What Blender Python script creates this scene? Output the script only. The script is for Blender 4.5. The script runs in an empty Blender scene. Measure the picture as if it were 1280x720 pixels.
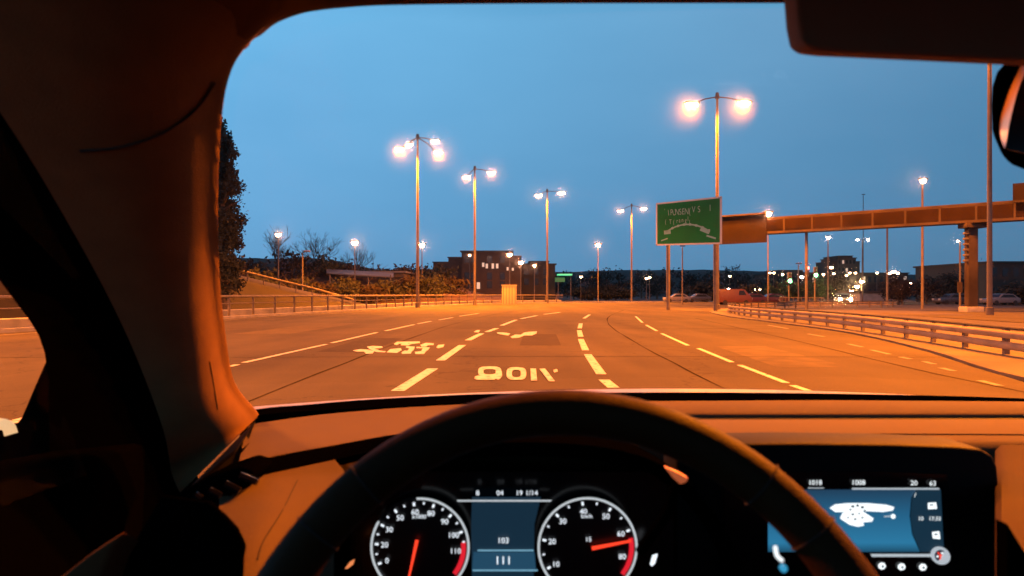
import bpy, bmesh, math, random
from mathutils import Vector, Matrix
from mathutils.bvhtree import BVHTree
R = math.radians
SC = bpy.context.scene
COL = SC.collection
random.seed(7)

# ------------------------------------------------------------------ camera
F = 880.0; HY = 368.0; CZ = 1.35          # focal length in px of a 1280 wide frame, horizon row, eye height
cam_d = bpy.data.cameras.new('camera'); cam = bpy.data.objects.new('camera', cam_d); COL.objects.link(cam)
cam.location = (0, 0, CZ); cam.rotation_euler = (R(90), 0, 0)
cam_d.sensor_width = 36; cam_d.lens = 36 * F / 1280; cam_d.shift_y = (HY - 360) / 1280
cam_d.clip_start = 0.02; cam_d.clip_end = 6000
cam_d.dof.use_dof = True; cam_d.dof.focus_distance = 40; cam_d.dof.aperture_fstop = 11
SC.camera = cam

SKY_GAIN = 1.27
# ------------------------------------------------------------------ sky, light of the last dusk, exposure
w = bpy.data.worlds.new('World'); SC.world = w; w.use_nodes = True
nt = w.node_tree; nt.nodes.clear()
sky = nt.nodes.new('ShaderNodeTexSky'); sky.sky_type = 'NISHITA'; sky.sun_disc = False
SUN_EL, SUN_ROT = 4.0, 200
sky.sun_elevation = R(SUN_EL); sky.sun_rotation = R(SUN_ROT)
sky.air_density = 1.0; sky.dust_density = 0.2; sky.ozone_density = 6.0; sky.altitude = 0
tcw = nt.nodes.new('ShaderNodeTexCoord'); sep = nt.nodes.new('ShaderNodeSeparateXYZ'); nt.links.new(tcw.outputs['Generated'], sep.inputs[0])
rw = nt.nodes.new('ShaderNodeValToRGB'); nt.links.new(sep.outputs['Z'], rw.inputs[0])      # blue hour: paler low down, deeper overhead
for i_, (p_, c_) in enumerate(((0.0, (.100, .262, .47)), (.10, (.108, .305, .54)), (.36, (.135, .405, .68)), (.62, (.03, .09, .22)), (1.0, (.015, .05, .14)))):
    e_ = rw.color_ramp.elements[i_] if i_ < 2 else rw.color_ramp.elements.new(p_); e_.position = p_; e_.color = (*c_, 1)
ax = nt.nodes.new('ShaderNodeMapRange'); ax.inputs['From Min'].default_value = -.5; ax.inputs['From Max'].default_value = .65   # darker away from the afterglow
ax.inputs['To Min'].default_value = 1.06; ax.inputs['To Max'].default_value = .52; nt.links.new(sep.outputs['X'], ax.inputs['Value'])
mu = nt.nodes.new('ShaderNodeMix'); mu.data_type = 'RGBA'; mu.blend_type = 'MULTIPLY'; mu.inputs[0].default_value = 1
cn_ = nt.nodes.new('ShaderNodeTexNoise'); cn_.inputs['Scale'].default_value = 2.2; cn_.inputs['Detail'].default_value = 5   # thin high cloud
cm_ = nt.nodes.new('ShaderNodeMapping'); cm_.inputs['Scale'].default_value = (1, 1, 3.2); nt.links.new(tcw.outputs['Generated'], cm_.inputs[0]); nt.links.new(cm_.outputs[0], cn_.inputs['Vector'])
cr_ = nt.nodes.new('ShaderNodeValToRGB'); cr_.color_ramp.elements[0].position = .35; cr_.color_ramp.elements[1].position = .75
cr_.color_ramp.elements[0].color = (.95, .96, .97, 1); cr_.color_ramp.elements[1].color = (1.14, 1.07, 1.05, 1); nt.links.new(cn_.outputs['Fac'], cr_.inputs[0])
m0 = nt.nodes.new('ShaderNodeMix'); m0.data_type = 'RGBA'; m0.blend_type = 'MULTIPLY'; m0.inputs[0].default_value = 1
nt.links.new(rw.outputs[0], m0.inputs[6]); nt.links.new(cr_.outputs[0], m0.inputs[7])
nt.links.new(m0.outputs[2], mu.inputs[6]); nt.links.new(ax.outputs[0], mu.inputs[7])
b1 = nt.nodes.new('ShaderNodeBackground'); b1.inputs['Strength'].default_value = SKY_GAIN; nt.links.new(mu.outputs[2], b1.inputs[0])
bg = nt.nodes.new('ShaderNodeBackground'); bg.inputs['Strength'].default_value = 0.01; nt.links.new(sky.outputs[0], bg.inputs[0])
ad = nt.nodes.new('ShaderNodeAddShader'); nt.links.new(b1.outputs[0], ad.inputs[0]); nt.links.new(bg.outputs[0], ad.inputs[1])
out = nt.nodes.new('ShaderNodeOutputWorld'); nt.links.new(ad.outputs[0], out.inputs[0])
sun_d = bpy.data.lights.new('sun', 'SUN'); sun_d.energy = 0.02; sun_d.angle = R(10); sun_d.color = (0.7, 0.8, 1)
sun = bpy.data.objects.new('sun', sun_d); COL.objects.link(sun)
sun.rotation_euler = (R(88), 0, R(180 - SUN_ROT))
vs = SC.view_settings
vs.view_transform = 'Standard'; vs.look = 'None'; vs.exposure = 0.0; vs.gamma = 1; vs.use_curve_mapping = False
SC.cycles.use_denoising = True
SC.cycles.max_bounces = 8; SC.cycles.transparent_max_bounces = 16
SC.cycles.sample_clamp_indirect = 4.0; SC.cycles.caustics_reflective = False; SC.cycles.caustics_refractive = False
SODIUM = (1.0, 0.215, 0.002)
LAMP_W = 155000.0

# ------------------------------------------------------------------ helpers
def P(px, py, Y):
    return Vector(((px - 640) / F * Y, Y, CZ + (HY - py) / F * Y))
def G(px, py, z=0.0):
    Y = (CZ - z) * F / (py - HY)
    return Vector(((px - 640) / F * Y, Y, z))

def mat(name, col, rough=0.6, metal=0.0, var=0.0, scale=5.0, bump=0.0, bscale=60.0, spec=0.5, emit=None, estr=0.0, coords='Object', detail=6):
    m = bpy.data.materials.new(name); m.use_nodes = True
    n = m.node_tree; b = n.nodes['Principled BSDF']
    b.inputs['Base Color'].default_value = (*col, 1); b.inputs['Roughness'].default_value = rough
    b.inputs['Metallic'].default_value = metal; b.inputs['Specular IOR Level'].default_value = spec
    tc = n.nodes.new('ShaderNodeTexCoord')
    if var > 0:
        no = n.nodes.new('ShaderNodeTexNoise'); no.inputs['Scale'].default_value = scale; no.inputs['Detail'].default_value = detail
        n.links.new(tc.outputs[coords], no.inputs['Vector'])
        r = n.nodes.new('ShaderNodeValToRGB')
        r.color_ramp.elements[0].position = 0.3; r.color_ramp.elements[1].position = 0.7
        r.color_ramp.elements[0].color = (*[c * (1 - var) for c in col], 1)
        r.color_ramp.elements[1].color = (*[min(1, c * (1 + var)) for c in col], 1)
        n.links.new(no.outputs['Fac'], r.inputs[0]); n.links.new(r.outputs[0], b.inputs['Base Color'])
        mr = n.nodes.new('ShaderNodeMapRange'); mr.inputs['To Min'].default_value = max(0.02, rough - .1); mr.inputs['To Max'].default_value = min(1, rough + .1)
        n.links.new(no.outputs['Fac'], mr.inputs['Value']); n.links.new(mr.outputs[0], b.inputs['Roughness'])
    if bump > 0:
        nb = n.nodes.new('ShaderNodeTexNoise'); nb.inputs['Scale'].default_value = bscale; nb.inputs['Detail'].default_value = 4
        n.links.new(tc.outputs[coords], nb.inputs['Vector'])
        bp = n.nodes.new('ShaderNodeBump'); bp.inputs['Strength'].default_value = bump; bp.inputs['Distance'].default_value = 0.02
        n.links.new(nb.outputs['Fac'], bp.inputs['Height']); n.links.new(bp.outputs[0], b.inputs['Normal'])
    if emit:
        b.inputs['Emission Color'].default_value = (*emit, 1); b.inputs['Emission Strength'].default_value = estr
    return m

class MB:
    def __init__(s): s.v = []; s.f = []
    def add(s, vs_, fs):
        o = len(s.v); s.v += [Vector(v) for v in vs_]; s.f += [tuple(i + o for i in f) for f in fs]; return s
    def box(s, c, d, rz=0.0, M=None):
        x, y, z = d[0] / 2, d[1] / 2, d[2] / 2
        vv = [Vector(p) for p in ((-x,-y,-z),(x,-y,-z),(x,y,-z),(-x,y,-z),(-x,-y,z),(x,-y,z),(x,y,z),(-x,y,z))]
        rot = M if M else Matrix.Rotation(rz, 3, 'Z')
        return s.add([rot @ p + Vector(c) for p in vv], [(0,3,2,1),(4,5,6,7),(0,1,5,4),(1,2,6,5),(2,3,7,6),(3,0,4,7)])
    def tube(s, pts, rad, n=8, cap=True):
        pts = [Vector(p) for p in pts]
        rad = rad if isinstance(rad, (list, tuple)) else [rad] * len(pts)
        vv = []; ff = []; prev = None
        for i, p in enumerate(pts):
            t = (pts[min(i + 1, len(pts) - 1)] - pts[max(i - 1, 0)]).normalized()
            if prev is None:
                u = t.orthogonal().normalized()
            else:
                u = (prev - t * prev.dot(t)); u = u.normalized() if u.length > 1e-6 else t.orthogonal().normalized()
            prev = u; q = t.cross(u)
            for k in range(n):
                a = 2 * math.pi * k / n
                vv.append(p + (u * math.cos(a) + q * math.sin(a)) * rad[i])
        for i in range(len(pts) - 1):
            for k in range(n):
                k2 = (k + 1) % n
                ff.append((i*n+k, i*n+k2, (i+1)*n+k2, (i+1)*n+k))
        if cap: ff.append(tuple(range(n))[::-1]); ff.append(tuple((len(pts)-1)*n + k for k in range(n)))
        return s.add(vv, ff)
    def loft(s, rows, closed=False):
        nr = len(rows); nc = len(rows[0]); vv = [p for r in rows for p in r]; ff = []
        for i in range(nr - 1):
            for j in range(nc if closed else nc - 1):
                j2 = (j + 1) % nc
                ff.append((i*nc+j, i*nc+j2, (i+1)*nc+j2, (i+1)*nc+j))
        return s.add(vv, ff)
    def prism(s, outline, vec):
        n = len(outline); o = [Vector(p) for p in outline]; v = Vector(vec)
        return s.add(o + [p + v for p in o], [tuple(range(n))[::-1], tuple(range(n, 2*n))] + [(i, (i+1)%n, (i+1)%n+n, i+n) for i in range(n)])
    def poly(s, pts): return s.add(pts, [tuple(range(len(pts)))])
    def build(s, name, m, parent=None, smooth=False, bevel=0, seg=3, sub=0, loc=None, solid=0, angle=40):
        me = bpy.data.meshes.new(name)
        off = Vector(loc) if loc is not None else Vector((0, 0, 0))
        me.from_pydata([tuple(v - off) for v in s.v], [], s.f); me.update()
        bm = bmesh.new(); bm.from_mesh(me)
        if bevel:
            bmesh.ops.remove_doubles(bm, verts=bm.verts, dist=1e-5)
            bmesh.ops.recalc_face_normals(bm, faces=bm.faces)
            eds = [e for e in bm.edges if len(e.link_faces) == 2 and e.calc_face_angle(0) > R(30)]
            bmesh.ops.bevel(bm, geom=eds, offset=bevel, segments=seg, profile=0.5, affect='EDGES', clamp_overlap=True)
        bmesh.ops.recalc_face_normals(bm, faces=bm.faces)
        bm.to_mesh(me); bm.free()
        if smooth or bevel:
            for p in me.polygons: p.use_smooth = True
            me.set_sharp_from_angle(angle=R(angle))
        o = bpy.data.objects.new(name, me); COL.objects.link(o); o.location = off
        if m: me.materials.append(m)
        if solid:
            md = o.modifiers.new('thick', 'SOLIDIFY'); md.thickness = solid; md.offset = 0
        if sub:
            md = o.modifiers.new('sub', 'SUBSURF'); md.levels = sub; md.render_levels = sub
        if parent:
            o.parent = parent
            if loc is None and parent_world(parent) != Vector((0, 0, 0)): o.location = -parent_world(parent)
        return o

def parent_world(p):
    v = Vector((0, 0, 0))
    while p: v = v + Vector(p.location); p = p.parent
    return v

def empty(name, loc=(0, 0, 0)):
    o = bpy.data.objects.new(name, None); COL.objects.link(o); o.location = loc; o.empty_display_size = .3; return o
def tag(o, label=None, cat=None, group=None, kind=None):
    if label: o['label'] = label
    if cat: o['category'] = cat
    if group: o['group'] = group
    if kind: o['kind'] = kind
    return o
def kids(o): return [c for c in list(KID.get(o.name, []))]
KID = {}
def copy_tree(o, parent=None):
    c = o.copy(); COL.objects.link(c)
    if parent: c.parent = parent
    for ch in [x for x in bpy.data.objects if x.parent == o]: copy_tree(ch, c)
    return c

def text_mb(s, size, origin, ux, uy, align='CENTER', mirror=False):
    """letters as flat faces, laid at origin along ux / uy"""
    cu = bpy.data.curves.new('t', 'FONT'); cu.body = s; cu.size = size; cu.align_x = align; cu.align_y = 'CENTER'; cu.resolution_u = 3
    ob = bpy.data.objects.new('t', cu); COL.objects.link(ob)
    dg = bpy.context.evaluated_depsgraph_get(); me = bpy.data.meshes.new_from_object(ob.evaluated_get(dg))
    mb = MB(); k = -1 if mirror else 1
    mb.add([Vector(origin) + Vector(ux) * v.co.x * k + Vector(uy) * v.co.y for v in me.vertices], [tuple(p.vertices) for p in me.polygons])
    bpy.data.objects.remove(ob); bpy.data.meshes.remove(me); bpy.data.curves.remove(cu)
    return mb

def interp(tab, x):
    if x <= tab[0][0]: return tab[0][1]
    for (a, b), (c, d) in zip(tab, tab[1:]):
        if x <= c: return b + (d - b) * (x - a) / (c - a)
    return tab[-1][1]

def smooth_path(pts, n=6):
    pts = [Vector(p) for p in pts]; res = []
    q = [pts[0]] + pts + [pts[-1]]
    for i in range(1, len(q) - 2):
        for k in range(n):
            t = k / n; a, b, c, d = q[i-1], q[i], q[i+1], q[i+2]
            res.append(0.5 * ((2*b) + (c - a)*t + (2*a - 5*b + 4*c - d)*t*t + (3*b - a - 3*c + d)*t**3))
    res.append(pts[-1]); return res

# ------------------------------------------------------------------ materials
def asphalt_mat():
    m = bpy.data.materials.new('asphalt'); m.use_nodes = True; n = m.node_tree; L = n.links; b = n.nodes['Principled BSDF']
    tc = n.nodes.new('ShaderNodeTexCoord')
    mp = n.nodes.new('ShaderNodeMapping'); mp.inputs['Scale'].default_value = (0.55, 0.05, 1); L.new(tc.outputs['Object'], mp.inputs[0])
    a = n.nodes.new('ShaderNodeTexNoise'); a.inputs['Scale'].default_value = 1.0; a.inputs['Detail'].default_value = 5; L.new(mp.outputs[0], a.inputs['Vector'])
    g = n.nodes.new('ShaderNodeTexNoise'); g.inputs['Scale'].default_value = 35; g.inputs['Detail'].default_value = 3; L.new(tc.outputs['Object'], g.inputs['Vector'])
    c = n.nodes.new('ShaderNodeTexNoise'); c.inputs['Scale'].default_value = 0.35; c.inputs['Detail'].default_value = 8; L.new(tc.outputs['Object'], c.inputs['Vector'])
    s1 = n.nodes.new('ShaderNodeMath'); s1.operation = 'MULTIPLY_ADD'; s1.inputs[1].default_value = 0.45; L.new(a.outputs['Fac'], s1.inputs[0]); 
    s2 = n.nodes.new('ShaderNodeMath'); s2.operation = 'MULTIPLY_ADD'; s2.inputs[1].default_value = 0.3; s2.inputs[2].default_value = 0.0; L.new(g.outputs['Fac'], s2.inputs[0])
    s3 = n.nodes.new('ShaderNodeMath'); s3.operation = 'MULTIPLY_ADD'; s3.inputs[1].default_value = 0.25; L.new(c.outputs['Fac'], s3.inputs[0]); L.new(s2.outputs[0], s3.inputs[2]); L.new(s3.outputs[0], s1.inputs[2])
    r = n.nodes.new('ShaderNodeValToRGB'); r.color_ramp.elements[0].position = .36; r.color_ramp.elements[1].position = .64
    r.color_ramp.elements[0].color = (.040, .034, .019, 1); r.color_ramp.elements[1].color = (.090, .076, .042, 1)
    L.new(s1.outputs[0], r.inputs[0])
    vo = n.nodes.new('ShaderNodeTexVoronoi'); vo.feature = 'DISTANCE_TO_EDGE'; vo.inputs['Scale'].default_value = .16
    wn = n.nodes.new('ShaderNodeTexNoise'); wn.inputs['Scale'].default_value = .8; wn.inputs['Detail'].default_value = 6; L.new(tc.outputs['Object'], wn.inputs['Vector'])
    wm = n.nodes.new('ShaderNodeVectorMath'); wm.operation = 'MULTIPLY_ADD'; wm.inputs[1].default_value = (3, 3, 3); L.new(wn.outputs['Color'], wm.inputs[0]); L.new(tc.outputs['Object'], wm.inputs[2]); L.new(wm.outputs[0], vo.inputs['Vector'])
    ck = n.nodes.new('ShaderNodeMapRange'); ck.inputs['From Max'].default_value = 0.006; ck.inputs['To Min'].default_value = .6; L.new(vo.outputs['Distance'], ck.inputs['Value'])
    mx = n.nodes.new('ShaderNodeMix'); mx.data_type = 'RGBA'; mx.blend_type = 'MULTIPLY'; mx.inputs[0].default_value = 1
    L.new(r.outputs[0], mx.inputs[6]); L.new(ck.outputs[0], mx.inputs[7]); L.new(mx.outputs[2], b.inputs['Base Color'])
    b.inputs['Roughness'].default_value = .85; b.inputs['Specular IOR Level'].default_value = .08
    bp = n.nodes.new('ShaderNodeBump'); bp.inputs['Strength'].default_value = .35; bp.inputs['Distance'].default_value = .01; L.new(g.outputs['Fac'], bp.inputs['Height']); L.new(bp.outputs[0], b.inputs['Normal'])
    return m
def worn_paint():
    m = mat('road_paint', (.56, .54, .46), .6, var=.12, scale=3)
    n = m.node_tree; L = n.links; b = n.nodes['Principled BSDF']
    tc = n.nodes.new('ShaderNodeTexCoord'); no = n.nodes.new('ShaderNodeTexNoise'); no.inputs['Scale'].default_value = 9; no.inputs['Detail'].default_value = 8
    L.new(tc.outputs['Object'], no.inputs['Vector'])
    r = n.nodes.new('ShaderNodeValToRGB'); r.color_ramp.elements[0].position = .36; r.color_ramp.elements[1].position = .46
    r.color_ramp.elements[0].color = (.16, .15, .13, 1); r.color_ramp.elements[1].color = (.56, .54, .46, 1)
    L.new(no.outputs['Fac'], r.inputs[0]); L.new(r.outputs[0], b.inputs['Base Color'])
    return m
ASPH = asphalt_mat(); PAINT = worn_paint()
SOIL = mat('dry_grass_soil', (.046, .036, .020), .95, var=.45, scale=.25, bump=.6, bscale=3, detail=10)
CONC = mat('concrete', (.26, .25, .23), .85, var=.2, scale=1.5, bump=.2, bscale=20)
GALV = mat('galvanised_steel', (.12, .10, .085), .7, .1, spec=.25, var=.18, scale=2)
GALV_D = mat('weathered_steel', (.11, .09, .075), .6, .3, var=.3, scale=1.5)
LAMPGREY = mat('lamp_housing', (.09, .08, .075), .7, spec=.2)
SIGN_G = mat('sign_green', (.004, .15, .035), .8, spec=.05, var=.12, scale=.8)
SIGN_W = mat('sign_white', (.42, .42, .38), .5, var=.05, scale=2)
SIGN_B = mat('sign_back', (.015, .010, .008), .9, spec=.05, var=.2, scale=.6)
BRICK = mat('dark_brick', (.05, .03, .022), .9, var=.25, scale=.4)
STONE_D = mat('dark_render', (.045, .036, .03), .9, var=.2, scale=.2)
ROOFM = mat('roof_sheet', (.08, .075, .08), .6, var=.2, scale=.3)
HILLM = mat('hill_scrub', (.040, .017, .009), 1, var=.5, scale=.06, bump=.6, bscale=.4, detail=10)
BARK = mat('bark', (.07, .05, .035), .95, var=.3, scale=4)
def leaf_mat(name, c): return mat(name, c, .75, var=.45, scale=1.2, spec=.25)
LETW = mat('sign_lettering', (.22, .42, .34), .8, spec=.05)
LEAF_D = leaf_mat('leaves_dark', (.022, .026, .018)); LEAF_G = leaf_mat('leaves_green', (.04, .075, .03)); LEAF_B = leaf_mat('leaves_brown', (.018, .012, .008))
WIN_DARK = mat('dark_window', (.02, .022, .025), .15)
def emis(name, col, s, base=(.6, .6, .6)): return mat(name, base, .4, emit=col, estr=s)
BULB = emis('lamp_bowl_sodium', (1, .42, .22), 330); BULB_S = emis('lamp_bowl_far', (1, .42, .22), 320)
WIN_LIT = emis('lit_window', (1, .62, .35), .5); RED_L = emis('red_signal', (1, .05, .04), 40); GREEN_L = emis('green_signal', (.15, 1, .45), 30)
HEADL = emis('headlamp', (1, .62, .3), 900); HEADL = emis('headlamp', (1, .55, .22), 700)
BULB_T = emis('lamp_bowl_tiny', (1, .55, .3), 60)
WHITE_L = emis('white_flood', (1, .72, .6), 100)

# ------------------------------------------------------------------ ground, roads, markings
def sheet(name, pts, z, m, label_kind='structure'):
    mb = MB(); mb.poly([Vector((p[0], p[1], z)) for p in pts]); o = mb.build(name, m); o['kind'] = label_kind; return o
gr = MB(); N = 60
xs = [-3000, -1500, -700, -300] + [-200 + 10 * i for i in range(41)] + [300, 700, 1500, 3000]
ys = [-600, -200, -80] + [-40 + 10 * i for i in range(36)] + [420, 600, 1000, 2000, 4500]
rows = [[Vector((x, y, -0.03 + (0.0 if abs(x) < 25 and y < 120 else (random.random() * .12 - .06)))) for x in xs] for y in ys]
gr.loft(rows); g = gr.build('ground', SOIL, smooth=True); g['kind'] = 'structure'

left_edge = [(-19.5, -60), (-19.5, 0), (-18.2, 20), (-15.7, 38), (-12.6, 56), (-8.6, 79), (-2, 98), (8, 110), (24, 119), (60, 128), (120, 134)]
right_edge = [(6.2, -60), (6.6, 0), (7.9, 10.5), (9.8, 16.6), (11.7, 24.5), (12.4, 33), (13.2, 44), (16.5, 58), (25, 72), (45, 86), (75, 94), (120, 98)]
le = smooth_path([(x, y, 0) for x, y in left_edge], 5); re_ = smooth_path([(x, y, 0) for x, y in right_edge], 5)
road = MB(); n_ = 56
def resample(path, n):
    d = [0]
    for a, b in zip(path, path[1:]): d.append(d[-1] + (b - a).length)
    res = []
    for i in range(n):
        t = d[-1] * i / (n - 1); j = max(k for k in range(len(d)) if d[k] <= t + 1e-9); j = min(j, len(path) - 2)
        f = (t - d[j]) / max(1e-9, d[j+1] - d[j]); res.append(path[j].lerp(path[j+1], min(1, f)))
    return res
lr, rr = resample(le, n_), resample(re_, n_)
road.loft([[a.lerp(b, k / 6) for k in range(7)] for a, b in zip(lr, rr)])
o = road.build('road', ASPH); o['kind'] = 'structure'

def offset_path(path, d):
    res = []
    for i, p in enumerate(path):
        t = (path[min(i+1, len(path)-1)] - path[max(0, i-1)]); t.z = 0; t.normalize()
        res.append(p + Vector((t.y, -t.x, 0)) * d)
    return res
def strip(name, path, prof, m, kind='structure'):
    """prof: list of (offset to the right, z)"""
    mb = MB(); mb.loft([[q + Vector((0, 0, z)) for q, z in [(offset_path(path, d)[i], z) for d, z in prof]] for i in range(len(path))]) if False else None
    offs = [offset_path(path, d) for d, z in prof]
    mb.loft([[offs[j][i] + Vector((0, 0, prof[j][1])) for j in range(len(prof))] for i in range(len(path))])
    ob = mb.build(name, m, smooth=True, angle=30); ob['kind'] = kind; return ob
strip('kerb', le, [(-.0, -.02), (-.0, .13), (-.02, .15), (-.28, .15), (-.3, .0)], CONC)
VERGE = mat('gravel_verge', (.085, .07, .048), .95, var=.3, scale=.8, bump=.5, bscale=25)
strip('kerb', re_, [(0, -.02), (0, .05), (.02, .06), (.2, .06), (.22, .0)], VERGE)
strip('verge', re_, [(.22, .05), (1.6, .08), (3.6, .05), (4.2, -.04)], VERGE)
strip('verge', le, [(-.3, .12), (-1.2, .12), (-4.5, .05), (-6, -.04)], VERGE)

mk = MB()
def dash(a, b, wd=.15, z=.006):
    A = G(*a); B = G(*b); t = (B - A); t.z = 0; t.normalize(); s = Vector((t.y, -t.x, 0)) * wd / 2
    mk.poly([Vector((p.x, p.y, z)) for p in (A - s, A + s, B + s, B - s)])
L1 = [((286,458.5),(297,456)),((304.7,453.5),(407.8,430.5)),((414.7,428.8),(471.4,415.7)),((481.7,413.7),(517.8,405.8)),((522,404.9),(539,401.6)),((549,400),(566,397)),((574.5,395.3),(598.6,391.7))]
L2 = [((497,489),(541,461)),((550.5,450.8),(578,431.6)),((585,425.5),(602,417)),((608.7,415),(621,410.5)),((627,407),(645,400)),((651,398.6),(671,394.5)),((680,393),(700,390.5))]
L3 = [((755,475),(767,485)),((734.5,443),(751.7,468)),((726,424),(732,438)),((724,413),(726,421)),((726,404.4),(724.6,410.5)),((730,398),(737,393.4))]
L4 = [((794.5,395.5),(803,403.3)),((807.7,406.4),(821,413.7)),((827,417),(860,432)),((873,435.7),(915,453)),((924.6,456.6),(983,479)),((990.6,482),(1011,489))]
for ln, wd in ((L1, .12), (L2, .19), (L3, .17), (L4, .11)):
    for a, b in ln: dash(a, b, wd)
for x0, x1, y0, y1 in ((-1.55, -1.55, 2, 5.5), (1.35, 1.35, 4, 7), (3.6, 3.6, 1, 6), (-5.3, -5.25, 4, 9), (-1.6, -1.6, -6, -2), (3.5, 3.5, -9, -4)):
    mk.poly([Vector(p) for p in ((x0-.09, y0, .006), (x0+.09, y0, .006), (x1+.09, y1, .006), (x1-.09, y1, .006))])
o = mk.build('lane_marking', PAINT); o['kind'] = 'structure'
mk = MB()
for a, b in (((1089,437.5),(1112,443)),((1126,446.5),(1138,449)),((1155,452),(1168,455.5)),((1176,460),(1192,464)),((1060,430),(1078,434)),((1010,417.5),(1030,421)),((1225,476),(1250,482.5)),((960,406.5),(985,411))):
    dash(a, b, .12)
# edge line along the left kerb
ep = offset_path(le, .9)
for i in range(8, 42): 
    a, b = ep[i], ep[i+1]; t = (b - a).normalized(); s = Vector((t.y, -t.x, 0)) * .07
    mk.poly([Vector((p.x, p.y, .005)) for p in (a - s, a + s, b + s, b - s)])
o = mk.build('edge_marking', mat('faded_paint', (.17, .15, .12), .8, var=.4, scale=6)); o['kind'] = 'structure'
# writing on the road, letter by letter
def Z(zx, zy, z=.007): return G(420 + zx / 4.2667, 400 + zy / 4.2667, z)
wr = MB()
ZZ = [.007]
def zp(*pts): ZZ[0] += .0002; wr.poly([Z(*p, ZZ[0]) for p in pts])
def ring(cx, cy, ax, ay, bx, by, a0=0, a1=360, n=20):
    k0 = [(cx + ax*math.copysign(abs(math.cos(R(a)))**.65, math.cos(R(a))), cy + ay*math.copysign(abs(math.sin(R(a)))**.65, math.sin(R(a)))) for a in [a0 + (a1-a0)*i/n for i in range(n+1)]]
    k1 = [(cx + bx*math.copysign(abs(math.cos(R(a)))**.65, math.cos(R(a))), cy + by*math.copysign(abs(math.sin(R(a)))**.65, math.sin(R(a)))) for a in [a0 + (a1-a0)*i/n for i in range(n+1)]]
    for i in range(n): zp(k0[i], k0[i+1], k1[i+1], k1[i])
ring(820, 275, 62, 28, 34, 14)                                       # the 9
zp((852,270),(884,272),(886,300),(868,318),(842,312),(850,300))
zp((742,300),(760,296),(850,303),(846,318),(752,318),(738,312))
ring(962, 285, 53, 34, 24, 20)                                       # the O
zp((1037,258),(1066,258),(1073,322),(1040,322))                      # the I
zp((1085,260),(1114,258),(1168,326),(1136,326))                      # the slanting stroke
zp((1158,266),(1178,261),(1184,274),(1164,280))
o = wr.build('road_lettering', PAINT); o['kind'] = 'structure'
wr = MB()
for pl in ([(90,162),(130,155),(170,158),(205,165),(195,178),(160,180),(150,168),(110,168)],
           [(165,142),(195,138),(245,140),(250,148),(205,152),(235,163),(265,166),(262,172),(215,170),(180,155)],
           [(270,172),(290,155),(345,150),(350,160),(325,175)],
           [(350,172),(365,163),(380,164),(392,152),(372,146),(375,139),(420,142),(415,158),(402,170),(400,179),(352,180)],
           [(420,170),(455,166),(462,150),(428,150),(430,143),(500,146),(492,158),(478,168),(470,181),(424,181)],
           [(308,128),(325,116),(445,114),(448,122),(400,128),(385,136),(345,134),(350,126),(335,126),(325,134)],
           [(450,132),(478,122),(522,124),(520,133),(492,134),(478,142),(456,142)],
           [(535,146),(545,133),(578,130),(572,144),(545,150)]):
    wr.poly([Z(*p) for p in pl])
o = wr.build('road_lettering', PAINT); o['kind'] = 'structure'
wr = MB()
for pl in ([(930,90),(955,78),(985,78),(1005,66),(1040,62),(1072,60),(1068,72),(1045,82),(1005,82),(975,94),(940,96)],
           [(858,66),(895,66),(930,72),(918,82),(890,78),(862,72)], [(735,64),(750,54),(768,54),(760,66)]):
    wr.poly([Z(*p) for p in pl])
o = wr.build('road_arrow', PAINT); o['kind'] = 'structure'

# tar seams, repairs
TAR = mat('tar_seam', (.036, .030, .019), .95, var=.3, scale=3, spec=.0)
tm = MB()
def ribbon(mb, pts, wd, z):
    pts = smooth_path(pts, 5); a_, b_ = offset_path(pts, -wd / 2), offset_path(pts, wd / 2)
    mb.loft([[Vector((p.x + .015 * math.sin(p.y * 1.9), p.y, z)), Vector((q.x + .015 * math.sin(p.y * 2.3 + 1), q.y, z))] for p, q in zip(a_, b_)])
ribbon(tm, [(-3.3, 3, 0), (-3.3, 12, 0), (-3.1, 22, 0), (-2.5, 34, 0), (-.8, 50, 0), (3, 70, 0)], .05, .004)
ribbon(tm, [(2.9, 3, 0), (3.1, 12, 0), (3.6, 22, 0), (4.4, 32, 0), (6.1, 44, 0), (9.5, 60, 0)], .045, .004)
ribbon(tm, [(7.0, 6, 0), (7.2, 12, 0), (8.2, 20, 0), (9.2, 29, 0), (10.4, 40, 0)], .05, .004)
ribbon(tm, [(-16, 27.5, 0), (-8, 28.2, 0), (0, 28.1, 0), (11.8, 27.6, 0)], .06, .0045)
ribbon(tm, [(-18, 15.2, 0), (-8, 15.0, 0), (0, 15.3, 0), (9.4, 15.1, 0)], .04, .0045)
o = tm.build('tar_seam', TAR); o['kind'] = 'structure'
def patch(pts, c, nm):
    mb = MB(); mb.poly([Vector((x, y, .003)) for x, y in pts]); ob = mb.build('road_patch', mat(nm, c, .9, var=.2, scale=2, spec=.08)); ob['kind'] = 'structure'
patch([(-4.6, 16.5), (-3.4, 16.4), (-3.35, 21.6), (-4.5, 21.8)], (.044, .037, .022), 'patch_dark')
patch([(4.9, 13.0), (6.3, 13.1), (6.6, 18.4), (5.3, 18.3)], (.088, .074, .044), 'patch_pale')
patch([(-9.5, 24), (-7.6, 24), (-7.2, 33), (-9.0, 33)], (.082, .069, .040), 'patch_pale')
patch([(.2, 18.6), (1.3, 18.6), (1.5, 24), (.4, 24)], (.046, .038, .023), 'patch_dark')
# side road beyond the right guard rail
sheet('side_road', [(22, 8), (60, 8), (80, 60), (60, 80), (26, 50)], .0, ASPH)

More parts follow.
